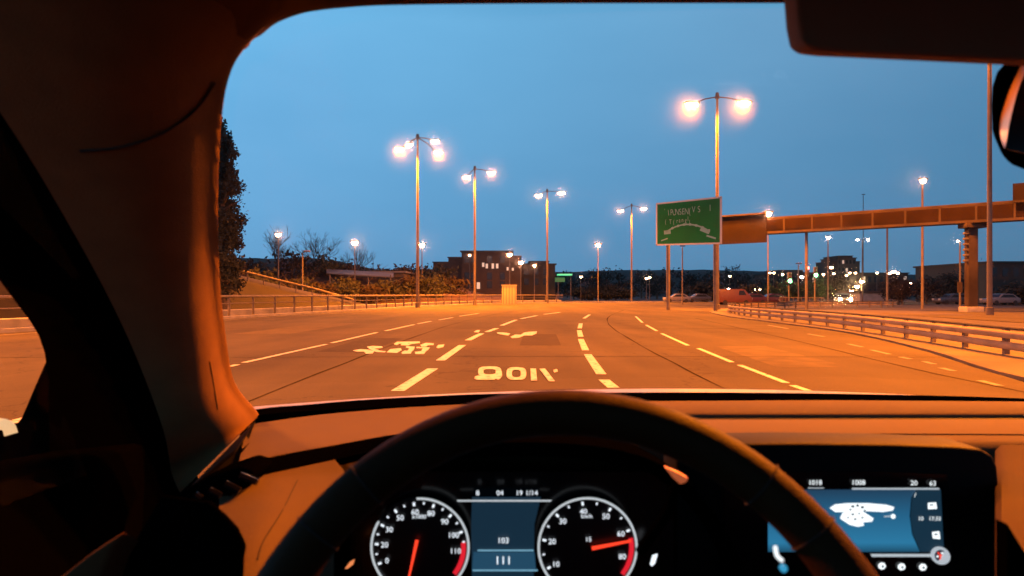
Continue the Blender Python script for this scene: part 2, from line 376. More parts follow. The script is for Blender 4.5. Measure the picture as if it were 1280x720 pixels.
# ------------------------------------------------------------------ hills and embankment
def ridge(name, tab, Y0, Y1, Yb, m, rough=0.5, n=90):
    """tab: (px, py) crest seen at distance Y0; the land falls behind to Yb and in front to Y1"""
    rows = []
    random.seed(len(name) + int(Y0))
    ph = [random.random() * 6 for _ in range(6)]
    for k, (Y, f) in enumerate(((Y1, 0), (Y1 + (Y0-Y1)*.3, .3), (Y1 + (Y0-Y1)*.7, .8), (Y0, 1), (Y0 + (Yb-Y0)*.4, .85), (Yb, 0))):
        r = []
        for i in range(n):
            px = tab[0][0] + (tab[-1][0] - tab[0][0]) * i / (n - 1)
            h = CZ + (HY - interp(tab, px)) / F * Y0
            nz = rough * sum(math.sin(px * fr + ph[j] + k) * a for j, (fr, a) in enumerate(((.021, 1), (.053, .6), (.13, .4), (.31, .25)))) * (Y0 / 100) * .35
            r.append(Vector(((px - 640) / F * Y0, Y, f * max(0, h + nz) - .05)))
        rows.append(r)
    mb = MB(); mb.loft(rows); ob = mb.build(name, m, smooth=True, angle=180); ob['kind'] = 'structure'; return ob
ridge('hills', [(-600,318),(100,318),(300,330),(420,336),(560,338),(700,339),(760,338),(900,338),(980,338),(1100,345),(1300,340),(2200,330)], 620, 420, 900, HILLM, .25, 160)
ridge('hill', [(-500,300),(0,310),(200,316),(290,321),(330,324),(380,322),(430,330),(500,340),(560,352),(600,366),(640,373)], 130, 100, 200, HILLM, .5)
# embankment that climbs to the left, with its own ramp road and a rail
EMBM = mat('embankment_scrub', (.013, .010, .006), 1, var=.6, scale=.5, bump=.8, bscale=2, detail=10)
emb = MB(); rows = []
crest = [G(442, 383)] + [P(400, 372.5, 68), P(350, 361, 64), P(300, 349, 60), P(262, 340, 57), P(180, 320, 52), P(60, 300, 46), P(-150, 290, 40)]
crest = smooth_path(crest, 5)
for c in crest:
    h = max(c.z, 0)
    rows.append([Vector((c.x + h*.25, c.y - h * 2.0 - .6, -.02)), Vector((c.x, c.y - .8, h * .92)), Vector((c.x, c.y, h)), Vector((c.x - .3, c.y + 6, h)), Vector((c.x - .5, c.y + 10, h * .9)), Vector((c.x - 2, c.y + 26, -.05))])
emb.loft(rows); o = emb.build('embankment', EMBM, smooth=True, angle=30); o['kind'] = 'structure'

# ------------------------------------------------------------------ guard rails, fences
BLACKST = mat('dark_tube', (.012, .009, .008), .8)
def wbeam(path, top, m, name, parent, h=.31, depth=.08, dirn=1):
    prof = [(0, 0), (.0, -.02), (.5, -.06), (1, -.085), (1, -.115), (.25, -.15), (.25, -.17), (1, -.205), (1, -.235), (.5, -.26), (0, -.29), (0, -.31)]
    offs = [offset_path(path, dirn * -a * depth) for a, z in prof]
    mb = MB(); mb.loft([[offs[j][i] + Vector((0, 0, top + prof[j][1] * h / .31)) for j in range(len(prof))] for i in range(len(path))])
    return mb.build(name, m, parent, smooth=True, angle=50, solid=.006)
def along(path, d):
    acc = 0
    for a, b in zip(path, path[1:]):
        l = (b - a).length
        if acc + l >= d: return a.lerp(b, (d - acc) / l), (b - a).normalized()
        acc += l
    return path[-1], (path[-1] - path[-2]).normalized()
def plen(path): return sum((b - a).length for a, b in zip(path, path[1:]))

gpath = smooth_path([(8.0, -12, 0), (8.6, 0, 0), (9.4, 8, 0), (10.3, 14.2, 0), (11.6, 20.8, 0), (12.7, 27.7, 0), (13.2, 34, 0), (13.9, 42, 0), (16.0, 52, 0), (20.5, 61, 0), (28, 69, 0), (42, 77, 0)], 5)
root = tag(empty('guard_rail', (10.3, 14.2, 0)), 'long steel guard rail on short posts curving along the right kerb', 'guard rail')
RAILM = mat('rail_steel', (.24, .185, .125), .8, spec=.15, var=.25, scale=1.2)
for z_, nm in ((.50, 'rail'), (.27, 'lower_rail')):
    MB().loft([[p + Vector((dx, 0, z_ + dz)) for dx, dz in ((-.05, -.07), (-.07, -.04), (-.07, .03), (-.04, .07), (.04, .08), (.06, .04), (.06, -.07))] for p in gpath], True).build(nm, RAILM, root, smooth=True, angle=50)
cap = MB(); cap.tube([p + Vector((.1, 0, .63)) for p in gpath], .032, 6); cap.build('top_tube', BLACKST, root)
d = 1.2
while d < plen(gpath):
    p, t = along(gpath, d); q = p + Vector((t.y, -t.x, 0)) * .1
    MB().box((q.x, q.y, .3), (.12, .1, .62), math.atan2(t.y, t.x)).build('post', GALV_D, root); d += 2.0

fpath = smooth_path([(-20.2, -10, .12), (-20.0, 4, .12), (-18.6, 20, .12), (-16.2, 38, .12), (-13.1, 56, .12), (-9.1, 79, .12), (-2.4, 98.6, .12), (8, 111, .12)], 6)
root = tag(empty('roadside_fence', (-16.2, 38, 0)), 'long low fence of thin dark posts and rails along the left kerb', 'fence')
for z, rr_, nm in ((1.12, .075, 'top_rail'), (.72, .03, 'middle_rail')):
    MB().tube([p + Vector((0, 0, z)) for p in fpath], rr_, 6).build(nm, GALV_D, root)
d = .5
while d < plen(fpath) and d < 190:
    p, t = along(fpath, d); MB().tube([p, p + Vector((0, 0, 1.15))], .075, 6).build('post', GALV_D, root); d += 2.6
# low concrete plinth behind the fence
strip('kerb', fpath, [(-.25, 0), (-.25, .33), (-.45, .36), (-.5, 0)], CONC)

root = tag(empty('ramp_rail', tuple(crest[0])), 'pale steel rail climbing leftward along the crest of the embankment', 'guard rail')
MBr = MB(); MBr.tube([c + Vector((0, 0, .75)) for c in crest], .11, 8); MBr.build('rail', GALV, root)
for i in range(0, len(crest), 2):
    c = crest[i]; MB().tube([c - Vector((0, 0, .1)), c + Vector((0, 0, .75))], .06, 6).build('post', GALV, root)

r2 = smooth_path([(24, 30, 0), (30, 38, 0), (40, 47, 0), (60, 60, 0)], 6)
root = tag(empty('guard_rail', (30, 38, 0)), 'distant steel guard rail behind the pole at the right edge', 'guard rail')
wbeam(r2, .75, GALV, 'rail', root)
d = .5
while d < plen(r2):
    p, t = along(r2, d); MB().box((p.x + .1, p.y, .35), (.1, .1, .7)).build('post', GALV_D, root); d += 3

# ------------------------------------------------------------------ street lighting
def spot(loc, power, parent, col=SODIUM, size=150, rad=.35):
    l = bpy.data.lights.new('lamp_light', 'SPOT'); l.energy = power; l.color = col; l.spot_size = R(size); l.spot_blend = .6; l.shadow_soft_size = rad
    o = bpy.data.objects.new('lamp_light', l); COL.objects.link(o); o.location = loc; o.parent = parent; return o
def mast(H=17.5, heads=((-1.5, .0, 0), (1.5, .0, 0)), rz=0, hs=1.0, power=LAMP_W, size=165):
    root = empty('high_mast_lamp')
    MB().tube([(0, 0, 0), (0, 0, .5), (0, 0, .52), (0, 0, H)], [.24, .24, .17, .10], 12).build('mast', GALV, root, smooth=True)
    MB().tube([(0, 0, H - .15), (0, 0, H + .35)], [.2, .13], 10).build('top_cap', LAMPGREY, root, smooth=True)
    am = MB()
    for x, y, dz in heads:
        am.tube([(0, 0, H), (x * .5, y * .5, H + .06 + dz * .5), (x * .85, y * .85, H + .02 + dz)], .05, 6)
    am.build('bracket', LAMPGREY, root)
    for x, y, dz in heads:
        c = Vector((x, y, H - .05 + dz)); a = math.atan2(y, x)
        M = Matrix.Rotation(a, 3, 'Z')
        hd = MB(); prof = [(-.55, .04, .04), (-.45, .13, .10), (-.1, .2, .15), (.35, .19, .14), (.55, .1, .06)]
        rows = [[c + M @ Vector((px_ * hs, w_ * math.cos(t_) * hs, max(-.02, h_ * math.sin(t_)) * hs)) for t_ in [2*math.pi*k/12 for k in range(12)]] for px_, w_, h_ in prof]
        hd.loft(rows, True); hd.add(rows[0], [tuple(range(12))]); hd.add(rows[-1], [tuple(range(12))])
        h = hd.build('lamp_head', LAMPGREY, root, smooth=True)
        bw = MB(); rows = []
        for k in range(6):
            ph = math.pi / 2 * k / 5
            rows.append([c + M @ Vector(((.42 * math.cos(t_) * math.cos(ph) - .02) * hs, .22 * math.sin(t_) * math.cos(ph) * hs, (-.03 - .24 * math.sin(ph)) * hs)) for t_ in [2*math.pi*j/12 for j in range(12)]])
        bw.loft(rows, True); b = bw.build('lens', BULB, h, smooth=True)
        b.location = (0, 0, 0)
    if power:
        pair = heads if len(heads) == 2 else (heads[0], heads[3])
        for x, y, dz in pair: spot((x, y, H - .42 + dz), power / 2, root, size=size)
    root.rotation_euler.z = rz
    return root
FOUR = ((-1.75, -.6, -1.15), (-1.0, .9, -.45), (1.85, -.9, -.45), (2.0, .9, -1.2))
masts = [  # px, pytop, Y, heads, hs, label
    (522, 172, 71.0, FOUR, 1.05, 'tall four headed mast, the leftmost of the lit lamp masts along the far verge'),
    (593.5, 211, 88.5, ((-1.1, .3, -.9), (2.1, -.2, -.4)), 1.1, 'tall lit twin lamp mast standing just left of the pale cabinet'),
    (684, 239, 108, ((-1.35, .2, -.5), (2.2, -.2, -.2)), 1.15, 'tall lit twin lamp mast standing between the cabinet and the small single lamp'),
    (789.5, 257, 126, ((-2.0, .2, -.8), (2.15, -.2, -.45)), 1.2, 'most distant tall twin lamp mast, just left of the green sign'),
    (896.5, 121, 60.0, ((-2.25, -.3, -.6), (2.4, .3, -.3)), 1.3, 'nearest and tallest lit twin lamp mast, rising behind the green sign')]
for px, pt, Y, hd, hs, lab in masts:
    H = CZ + (HY - pt) / F * Y
    r = mast(H, hd, 0, hs); r.location = ((px - 640) / F * Y, Y, 0)
    tag(r, lab, 'street lamp', 'high mast lamps lighting the carriageway')
# unseen masts added along the row, placed to light road, cabin and rails
for (x, y), lab in (((15.5, 13.5), 'tall lit twin lamp mast, unseen, added just outside the right of the view'), ((-25, 19), 'tall lit twin lamp mast, unseen, added beyond the driver side pillar')):
    r = mast(17.5); r.location = (x, y, 0); tag(r, lab, 'street lamp', 'high mast lamps lighting the carriageway')
# right pole whose top is behind the visor
r = mast(24, ((-1.7, 0, 0), (1.7, 0, 0)), 0, 1.1); r.location = ((1237 - 640) / F * 46, 46, 0)
tag(r, 'tall bare pole running up behind the sun visor at the right edge', 'street lamp', 'high mast lamps lighting the carriageway')

def lamp(px, pt, Y, lab, pb=None, arm=0.0, m=BULB_S, s=1.0, power=0, r=.07, col=SODIUM, cat='street lamp', lit=True, twin=False):
    H = CZ + (HY - pt) / F * Y; x = (px - 640) / F * Y
    z0 = 0
    root = tag(empty('street_lamp', (x, Y, 0)), lab, cat)
    MB().tube([(x, Y, z0), (x, Y, H)], [r * 1.5, r], 8).build('pole', GALV, root, smooth=True)
    for sgn in ((1, -1) if twin else (1,)):
        a = arm * sgn
        if arm: MB().tube([(x, Y, H - .1), (x + a * .5, Y, H + .12), (x + a, Y - .1, H + .12)], .04, 6).build('bracket', GALV, root)
        MB().box((x + a, Y - .1, H + .16), (.7 * s, .3 * s, .14 * s)).build('lamp_head', LAMPGREY, root, bevel=.04)
        if lit:
            b = MB(); rows = [[Vector((x + a + .24 * s * math.cos(t) * math.cos(p), Y - .1 + .16 * s * math.sin(t) * math.cos(p), H + .07 - .26 * s * math.sin(p))) for t in [2*math.pi*k/10 for k in range(10)]] for p in (0, .5, 1, 1.5)]
            b.loft(rows, True); b.build('lens', m, root, smooth=True)
    if power: spot((x, Y - .2, H - .4), power, root, col)
    return root
lamp(348, 293, 95, 'small lit lamp over the embankment, leftmost lamp in the windscreen', s=1.4, power=6000)
lamp(443.5, 303, 110, 'small lit lamp above the pale roofed shed', s=1.9, power=6000)
lamp(527.5, 306, 120, 'small lit lamp seen just right of the leftmost mast', s=1.9, power=6000)
lamp(747.5, 306, 130, 'small lit lamp standing alone between two tall twin masts', s=1.8, power=9000)
lamp(378, 316, 75, 'plain unlit grey post standing on the embankment', lit=False, arm=.5)
lamp(637, 318, 140, 'lit lamp in front of the stepped roofed building, at its roof line', s=1.7)
lamp(651, 328, 140, 'lit lamp at the right shoulder of the stepped roofed building', s=1.7)
lamp(668, 332, 150, 'faint lit lamp between the stepped building and its lower wing', s=1.0)
lamp(587, 319, 150, 'faint lamp over the left corner of the stepped roofed building', s=.8)
lamp(1153, 226, 66, 'lit lamp on a tall pole rising above the middle of the gantry', s=1.15, power=9000, r=.09)
lamp(960, 267, 70, 'bright lamp glowing at the end of the brown gantry panel', s=1.3, r=.05)
lamp(1109, 264, 80, 'lamp whose glow just tops the gantry beam', s=.9, power=6000, r=.09)
lamp(1079, 244, 150, 'thin dark mast without a lit lamp rising above the gantry', lit=False)
lamp(1035, 297, 85, 'pinkish lamp on a thin pole under the gantry, left of the white one', s=1.0, m=WHITE_L, power=4000)
lamp(1078, 300, 95, 'white twin lamp on the brightest thin pole under the gantry', s=.7, m=WHITE_L, arm=.7, power=5000, twin=True)
lamp(1200, 302, 70, 'pale lamp post beside the gantry column', s=.5, m=WHITE_L, arm=-.3)
lamp(853, 309, 95, 'plain thin post behind the legs of the green sign', lit=False)
lamp(1245, 366, 150, 'low lamp far off beyond the pole at the right edge', s=.8)
for px, py, lab in ((1064, 364, 'low lamp added for a headlight glow just above the oncoming headlights'), (1071, 358, 'lamp added for a headlight glow halfway between the headlights and the white pole'), (1077, 352, 'lamp added for a headlight glow at the middle of the white pole')):
    lamp(px, py, 118, lab, s=1.3, r=.06, m=HEADL)  # added pole lamps standing in for headlights farther up the queue
for i, (px, py, lab) in enumerate(((1109, 367, 'small white lamp beyond the thin pole under the gantry'), (487, 352, 'tiny lamp below the far end of the pale roofed shed'), (726, 346, 'tiny lamp right of the green canopy'), (808, 348, 'tiny pale lamp on the ridge left of the green sign'),
    (812, 347, 'tiny pale lamp on the ridge beside its twin'), (912, 345, 'lone tiny lamp above the orange van'), (962, 341, 'left of two close yellow lamps beneath the gantry end'), (967, 341, 'right of two close yellow lamps beneath the gantry end'), (978, 343, 'tiny reddish lamp beside the two close yellow lamps'),
    (910, 361, 'larger pale lamp low behind the orange van'), (920, 363, 'smaller pale lamp low behind the orange van'), (943, 362, 'left one of two low lamps right of the orange van'), (950, 362, 'right one of two low lamps right of the orange van'),
    (1002, 346, 'white lamp left of the red signal'), (1039, 334, 'yellow lamp on the skyline left of the dark block'), (1042, 342, 'white lamp just under the yellow skyline lamp'), (1029, 343, 'pale green lamp right of the green signal'),
    (1058, 344, 'small lamp at the foot of the dark block'), (1062, 341, 'yellow lamp before the dark block'), (1069, 341, 'small amber lamp right of the dark block'), (1096, 341, 'amber lamp right of the white pole'), (1112, 341, 'left part of the pale floodlight cluster'),
    (1117, 339, 'middle one of the pale floodlight cluster'), (1122, 341, 'right part of the pale floodlight cluster'), (1175, 352, 'tiny lamp in the right hand trees'), (1138, 354, 'thin vertical lamp left of the right hand trees'))):
    s = 1.6 if i in (0, 9, 10, 13, 14, 21, 22, 23) else 1.1
    lamp(px, py, 160, lab, s=s, r=.05, m=WHITE_L if i in (9, 13, 22) else BULB_T)

# ------------------------------------------------------------------ green direction sign
YS = 60.0
root = tag(empty('direction_sign', tuple(G(866, 388) * 1)), 'green direction sign with pale lettering and arrows on two brown posts', 'road sign')
YL, YR = 62.0, 54.5
def SG(u, v, off=0.0):   # u, v in 0..1 across the sign face, v from the top
    L0, L1_ = P(820.5, 254.5, YL), P(820.5, 307, YL); R0, R1 = P(902, 246, YR), P(902, 305, YR)
    p = (L0.lerp(R0, u)).lerp(L1_.lerp(R1, u), v)
    return p + Vector((0, -1, 0)) * off
nrm = Vector((0, 1, 0))
MB().prism([SG(0,0), SG(1,0), SG(1,1), SG(0,1)], nrm * .12).build('panel', SIGN_G, root)
fr = MB()
for (u0, v0, u1, v1) in ((-.005,-.01,1.005,.025), (-.005,.965,1.005,1.0), (-.005,0,.014,1), (.976,0,1.005,1)):
    fr.prism([SG(u0,v0,.02), SG(u1,v0,.02), SG(u1,v1,.02), SG(u0,v1,.02)], nrm * .1)
fr.build('border', SIGN_W, root)
for px, Y in ((836, 60.8), (895.5, 55.2)):
    tp = P(px, 306, Y); MB().tube([(tp.x, Y + .25, 0), (tp.x, Y + .25, tp.z + 3)], .17, 10).build('post', GALV_D, root, smooth=True)
# faces of lettering (unreadable in the dusk) as short strokes in the photograph's positions
lt = MB()
def st(u0, v0, u1, v1, w=.012):
    a, b = Vector((u0, v0)), Vector((u1, v1)); t = (b - a); t = Vector((t.x * 1.45, t.y)); t.normalize(); s = Vector((-t.y / 1.45, t.x)) * w
    lt.poly([SG(*(a + s), .035), SG(*(b + s), .035), SG(*(b - s), .035), SG(*(a - s), .035)])
ux = (SG(1, .5) - SG(0, .5)).normalized(); uy = Vector((0, 0, 1))
def sgtext(s, u, v, size, rot=0, al='CENTER'):
    a = R(rot); X = ux * math.cos(a) + uy * math.sin(a); Yv = -ux * math.sin(a) + uy * math.cos(a)
    t = text_mb(s, size, SG(u, v, .035), X, Yv, al); lt.add(t.v, t.f)
sgtext("'", .14, .2, .5); 
for s, u, v, r_ in (('I', .205, .25, 10), ('P', .255, .245, 0), ('U', .30, .255, 12), ('N', .345, .25, -6), ('S', .395, .25, 8), ('E', .44, .25, 0), ('N', .495, .255, -4), ('(', .54, .25, 0), ('V', .60, .225, 0), ('S', .68, .23, 10), ('I', .84, .22, 0)):
    sgtext(s, u, v, .72, r_)
for s, u, v in (('(', .155, .45), ('T', .235, .46), ('(', .29, .47), ('r', .345, .45), ('a', .385, .44), ('n', .43, .44), ('g', .48, .45), ('l', .515, .42), ('l', .54, .5)):
    sgtext(s, u, v, .55)
for i in range(22):   # the arching route line
    a0 = i / 22; a1 = (i + 1) / 22
    f = lambda a: (.16 + .68 * a, .70 - .16 * math.sin(math.pi * min(1, a * 1.05)) ** .8)
    st(*f(a0), *f(a1), .016 if i % 3 else .026)
st(.13, .70, .24, .69, .045); st(.70, .66, .83, .75, .035); st(.02 + .06, .89, .19, .84, .014); st(.79, .81, .92, .88, .018)
lt.build('lettering', LETW, root)

# ------------------------------------------------------------------ sign gantry
root = tag(empty('sign_gantry', ((1213 - 640) / F * 54, 54, 0)), 'rusty lit gantry beam on a braced column, brown sign panel at its left end', 'gantry')
GA = (P(905, 277, 67), P(1213, 257, 54.5)); GB = (P(905, 296, 67), P(1213, 276.5, 54.5))
gd = (GA[1] - GA[0]); gd.z = 0
def GT(px):  # point on the gantry line above ground for a pixel column
    x0, y0 = GA[0].x, GA[0].y; x1, y1 = GA[1].x, GA[1].y
    k = (px - 640) / F; t = (x0 - k * y0) / (k * (y1 - y0) - (x1 - x0)); return Vector((x0 + (x1 - x0) * t, y0 + (y1 - y0) * t, 0))
HT, HB = 8.25, 6.95
a, b = GT(905), GT(1420); dirn = (b - a).normalized(); side = Vector((-dirn.y, dirn.x, 0))
BACKP = mat('back_plate_brown', (.016, .009, .006), .9, spec=.05, var=.4, scale=.5)
RUST = mat('gantry_paint', (.045, .033, .026), .9, 0, spec=.1, var=.35, scale=.7)
def gbar(p, q, wd, ht, m, name, par):
    ang = math.atan2((q - p).y, (q - p).x); c = (p + q) / 2
    return MB().box(c, ((q - p).length, wd, ht), ang).build(name, m, par)
for sd in (-.6, .6):
    for zz, hh in ((HT, .16), (HB, .2)):
        gbar(a + side * sd + Vector((0, 0, zz)), b + side * sd + Vector((0, 0, zz)), .16, hh, RUST, 'chord', root)
gbar(a + Vector((0, 0, HB - .02)), b + Vector((0, 0, HB - .02)), 1.0, .06, GALV_D, 'walkway', root)
L = (b - a).length; k = 0; dd = 1.0
while dd < L:
    p = a + dirn * dd
    for sd in (-.6, .6): MB().box(p + side * sd + Vector((0, 0, (HT + HB) / 2)), (.14, .12, HT - HB - .2), math.atan2(dirn.y, dirn.x)).build('web_post', RUST, root)
    dd += 2.4
web = gbar(a + side * .45 + Vector((0, 0, (HT + HB) / 2)), b + side * .45 + Vector((0, 0, (HT + HB) / 2)), .03, HT - HB - .1, BACKP, 'back_plate', root)
# column and slim prop
for px, rr_ in ((1214, .62), ):
    c = GT(px); cm = MB(); 
    cm.box(c + Vector((.0, 0, HB / 2 - .1)), (.75, .55, HB - .2)); cm.build('column', RUST, root, bevel=.05)
    MB().box(c + Vector((0, 0, .15)), (1.3, 1.1, .5)).build('footing', CONC, root, bevel=.03)
    MB().box(c + Vector((.1, 0, HB - .3)), (1.6, 1.1, .35)).build('head_plate', RUST, root, bevel=.02)
    for i in range(6):
        MB().box(c + Vector((-.55, -.2, HB - .9 - i * .42)), (.30, .30, .16)).build('signal_box', LAMPGREY, root, bevel=.02)
    MB().box(c + Vector((-1.0, -.2, 1.9)), (.34, .1, .8)).build('notice_plate', RUST, root)
c = GT(1008); MB().tube([(c.x, c.y, 0), (c.x, c.y, HB - .1)], .13, 8).build('prop', GALV_D, root, smooth=True)
# plain sheet hung on its left end (its back is to us)
a2, b2 = GT(900), GT(962)
zt = CZ + (HY - 268) / F * b2.y; zb = CZ + (HY - 303.5) / F * b2.y
f_ = -side * .75 if side.y > 0 else side * .75
MB().box((a2 + b2) / 2 + f_ + Vector((0, 0, (zt + zb) / 2)), ((b2 - a2).length, .1, zt - zb), math.atan2(dirn.y, dirn.x)).build('sign_panel', SIGN_B, root)
MB().box((a2 + b2) / 2 + f_ * 1.15 + Vector((0, 0, zt + .02)), ((b2 - a2).length, .55, .14), math.atan2(dirn.y, dirn.x)).build('lamp_hood', RUST, root)
a3, b3 = GT(1266), GT(1330)
MB().box((a3 + b3) / 2 + Vector((0, 0, HT + .75)), ((b3 - a3).length, .12, 1.3), math.atan2(dirn.y, dirn.x)).build('sign_panel', SIGN_B, root)

# pale cabinet on the far verge
c = P(636.5, 366, 92); root = tag(empty('roadside_cabinet', (c.x, 92, 0)), 'pale ribbed cabinet standing alone on the far verge below the buildings', 'cabinet')
CAB = mat('cabinet_cream', (.30, .26, .18), .8, var=.1, scale=1)
MB().box((c.x, 92, 1.25), (1.9, .8, 2.5)).build('body', CAB, root, bevel=.03)
for i in range(5): MB().box((c.x - .76 + i * .38, 91.57, 1.25), (.06, .05, 2.3)).build('rib', GALV_D, root)
MB().box((c.x, 92, 2.55), (2.05, .95, .1)).build('lid', CAB, root)

# ------------------------------------------------------------------ buildings
def building(px0, px1, pt, Y, dep, m, lab, wins=(), steps=(), cat='building', pb=0, roofm=STONE_D, grid=None):
    x0, x1 = (px0 - 640) / F * Y, (px1 - 640) / F * Y; H = CZ + (HY - pt) / F * Y; cx = (x0 + x1) / 2
    root = tag(empty('building', (cx, Y, 0)), lab, cat)
    MB().box((cx, Y + dep / 2, H / 2), (x1 - x0, dep, H)).build('wall', m, root)
    MB().box((cx, Y + dep / 2, H + .15), (x1 - x0 + .6, dep + .6, .3)).build('roof', roofm, root)
    for a_, b_, t_ in steps:
        xa, xb = (a_ - 640) / F * Y, (b_ - 640) / F * Y; h2 = CZ + (HY - t_) / F * Y
        MB().box(((xa + xb) / 2, Y + dep / 2 + .3, h2 / 2), (xb - xa, dep - 1, h2)).build('wing', m, root)
        MB().box(((xa + xb) / 2, Y + dep / 2 + .3, h2 + .1), (xb - xa + .4, dep - .6, .2)).build('roof', roofm, root)
    for (wx, wy, ww, wh, lit) in wins:
        p = P(wx, wy, Y); MB().box((p.x, Y - .03, p.z), (ww, .1, wh)).build('window', WIN_LIT if lit else WIN_DARK, root)
    if grid:
        nx, nz = grid; rs = random.Random(int(px0)); 
        for i in range(nx):
            for k_ in range(nz):
                MB().box((x0 + (i + .5) * (x1 - x0) / nx, Y - .03, H * (k_ + .55) / nz), ((x1 - x0) / nx * .5, .1, H / nz * .45)).build('window', WIN_LIT if rs.random() < .10 else WIN_DARK, root)
    return root
building(577, 640, 315, 150, 16, BRICK, 'large dark brick building with a stepped flat roof and a few lit windows', 
    wins=[(604,331,.5,.9,1),(608.5,332.5,.5,1.0,1),(616,332.5,.5,1.1,1),(621.5,332.5,.5,1.0,1),(634.5,336,.4,.7,1),(641,336.5,.4,.6,1),(598,357,.7,1.4,1)] + [(x, y, 1.1, 1.5, 0) for x in (584,592,612,628) for y in (324,345,356)],
    steps=[(560, 577, 322), (640, 651, 320.5), (541, 560, 328)])
building(651, 694, 331, 160, 14, STONE_D, 'lower dark wing right of the stepped roofed building', steps=[(662, 686, 327)], wins=[(x, y, 1.1, 1.4, 0) for x in (658, 670, 682) for y in (340, 352)])
building(405, 505, 341, 118, 12, STONE_D, 'long low shed with a pale metal roof behind the left fence', roofm=ROOFM, wins=[(x, 352, 2.2, 1.6, 0) for x in (420, 440, 460, 480, 497)])
# pale pitched roof of the shed
shed = MB(); p0, p1 = P(408, 336, 116), P(492, 341, 116); q0, q1 = P(408, 341, 112), P(492, 346, 112)
shed.prism([p0, p1, q1, q0], (0, 0, -.15)); r = tag(empty('barn', tuple(p0)), 'flat pale canopy roof leaning toward the fence on the left', 'canopy')
shed.build('roof', ROOFM, r)
for px in (412, 436, 460, 488):
    t_ = P(px, 346, 112); MB().tube([(t_.x, 112.2, 0), (t_.x, 112.2, t_.z + .3)], .12, 6).build('post', GALV_D, r)
# green lit canopy
GC = emis('green_canopy', (.1, .8, .35), .9, (.1, .5, .25))
c = P(706, 345, 155); r = tag(empty('canopy', (c.x, 155, 0)), 'small green lit canopy roof right of the dark buildings', 'canopy')
MB().box((c.x, 156, c.z + .3), (3.2, 3, .35)).build('roof', GC, r, bevel=.05)
MB().box((c.x - 1, 156, c.z - .8), (2.2, .2, 1.0)).build('fascia', mat('green_paint', (.02, .12, .05), .6, emit=(.05, .5, .2), estr=.15), r)
for dx in (-1.4, 1.4): MB().tube([(c.x + dx, 156, 0), (c.x + dx, 156, c.z + .2)], .1, 6).build('post', GALV_D, r)
building(1047, 1070, 323, 260, 14, STONE_D, 'dark block with a stepped top rising on the skyline under the gantry', steps=[(1040, 1047, 327), (1070, 1076, 327), (1050, 1067, 320)], grid=(5, 5))
building(960, 1040, 343, 230, 14, STONE_D, 'low dark terrace behind the traffic signals', grid=(9, 2), steps=[(975, 1005, 338)])
building(1076, 1135, 342, 200, 14, BRICK, 'low brown lit building right of the white pole', grid=(8, 2))
building(1236, 1330, 329, 110, 20, STONE_D, 'large dark hall with a flat roof at the right edge', grid=(7, 2))
building(1075, 1110, 366, 105, 6, CONC, 'low pale wall like hut behind the headlights', grid=None)

# ------------------------------------------------------------------ vegetation
def leaf_crown(mb, c, rx, ry, rz, n, size, rng, clumps=None, hollow=.35):
    """small leaf cards scattered in clumps through an uneven volume"""
    cl = []
    for _ in range(clumps or max(6, n // 60)):
        while True:
            v = Vector((rng.uniform(-1, 1), rng.uniform(-1, 1), rng.uniform(-1, 1)))
            if hollow < v.length < 1: break
        cl.append(Vector((c.x + v.x * rx * .85, c.y + v.y * ry * .85, c.z + v.z * rz * .88)))
    cr = min(rx, ry, rz)
    for i in range(n):
        k = cl[rng.randrange(len(cl))]; p = k + Vector([rng.gauss(0, .17) * q for q in (rx, ry, rz)]) 
        u = Vector([rng.uniform(-1, 1) for _ in range(3)]).normalized(); v = u.orthogonal().normalized(); s = size * rng.uniform(.5, 1.3)
        mb.add([p - u * s, p + v * s * .6, p + u * s, p - v * s * .6], [(0, 1, 2, 3)])
def tree(px, pt, Y, wpx, lab, m=LEAF_D, base=0.0, n=1400, kind='round', seed=1, cat='tree', group=None, trunk_f=.25):
    rng = random.Random(seed * 131 + int(px)); x = (px - 640) / F * Y; top = CZ + (HY - pt) / F * Y; H = top - base; rx = wpx / 2 / F * Y
    root = tag(empty('tree', (x, Y, base)), lab, cat, group)
    tr = MB(); tr.tube([(x, Y, base - .1), (x + rng.uniform(-.1, .1), Y, base + H * .4), (x, Y, base + H * .85)], [H * .028 + .05, H * .02 + .03, .03], 7)
    for _ in range(9):
        z = base + H * rng.uniform(.25, .75); a = rng.uniform(0, 6.28); l = rx * rng.uniform(.5, .9)
        tr.tube([(x, Y, z), (x + math.cos(a) * l * .5, Y + math.sin(a) * l * .5, z + l * .4), (x + math.cos(a) * l, Y + math.sin(a) * l, z + l * .7)], [H * .01 + .02, H * .006 + .01, .01], 5)
    tr.build('trunk', BARK, root, smooth=True)
    cb = base + H * (.1 if kind == 'column' else trunk_f); mb = MB()
    if kind == 'column':
        for i in range(7):
            f = i / 6; w_ = rx * (1 - .18 * abs(f - .45) * 2 - (.35 if i == 6 else 0))
            leaf_crown(mb, Vector((x, Y, cb + (top - cb) * (f * .86 + .05))), w_, w_, H * .10, n // 7, rx * .09, rng, 26, .2)
    else:
        leaf_crown(mb, Vector((x, Y, (cb + top) / 2)), rx, rx, (top - cb) / 2, n, max(.12, rx * .085), rng, max(14, n // 45))
    mb.build('crown', m, root); return root
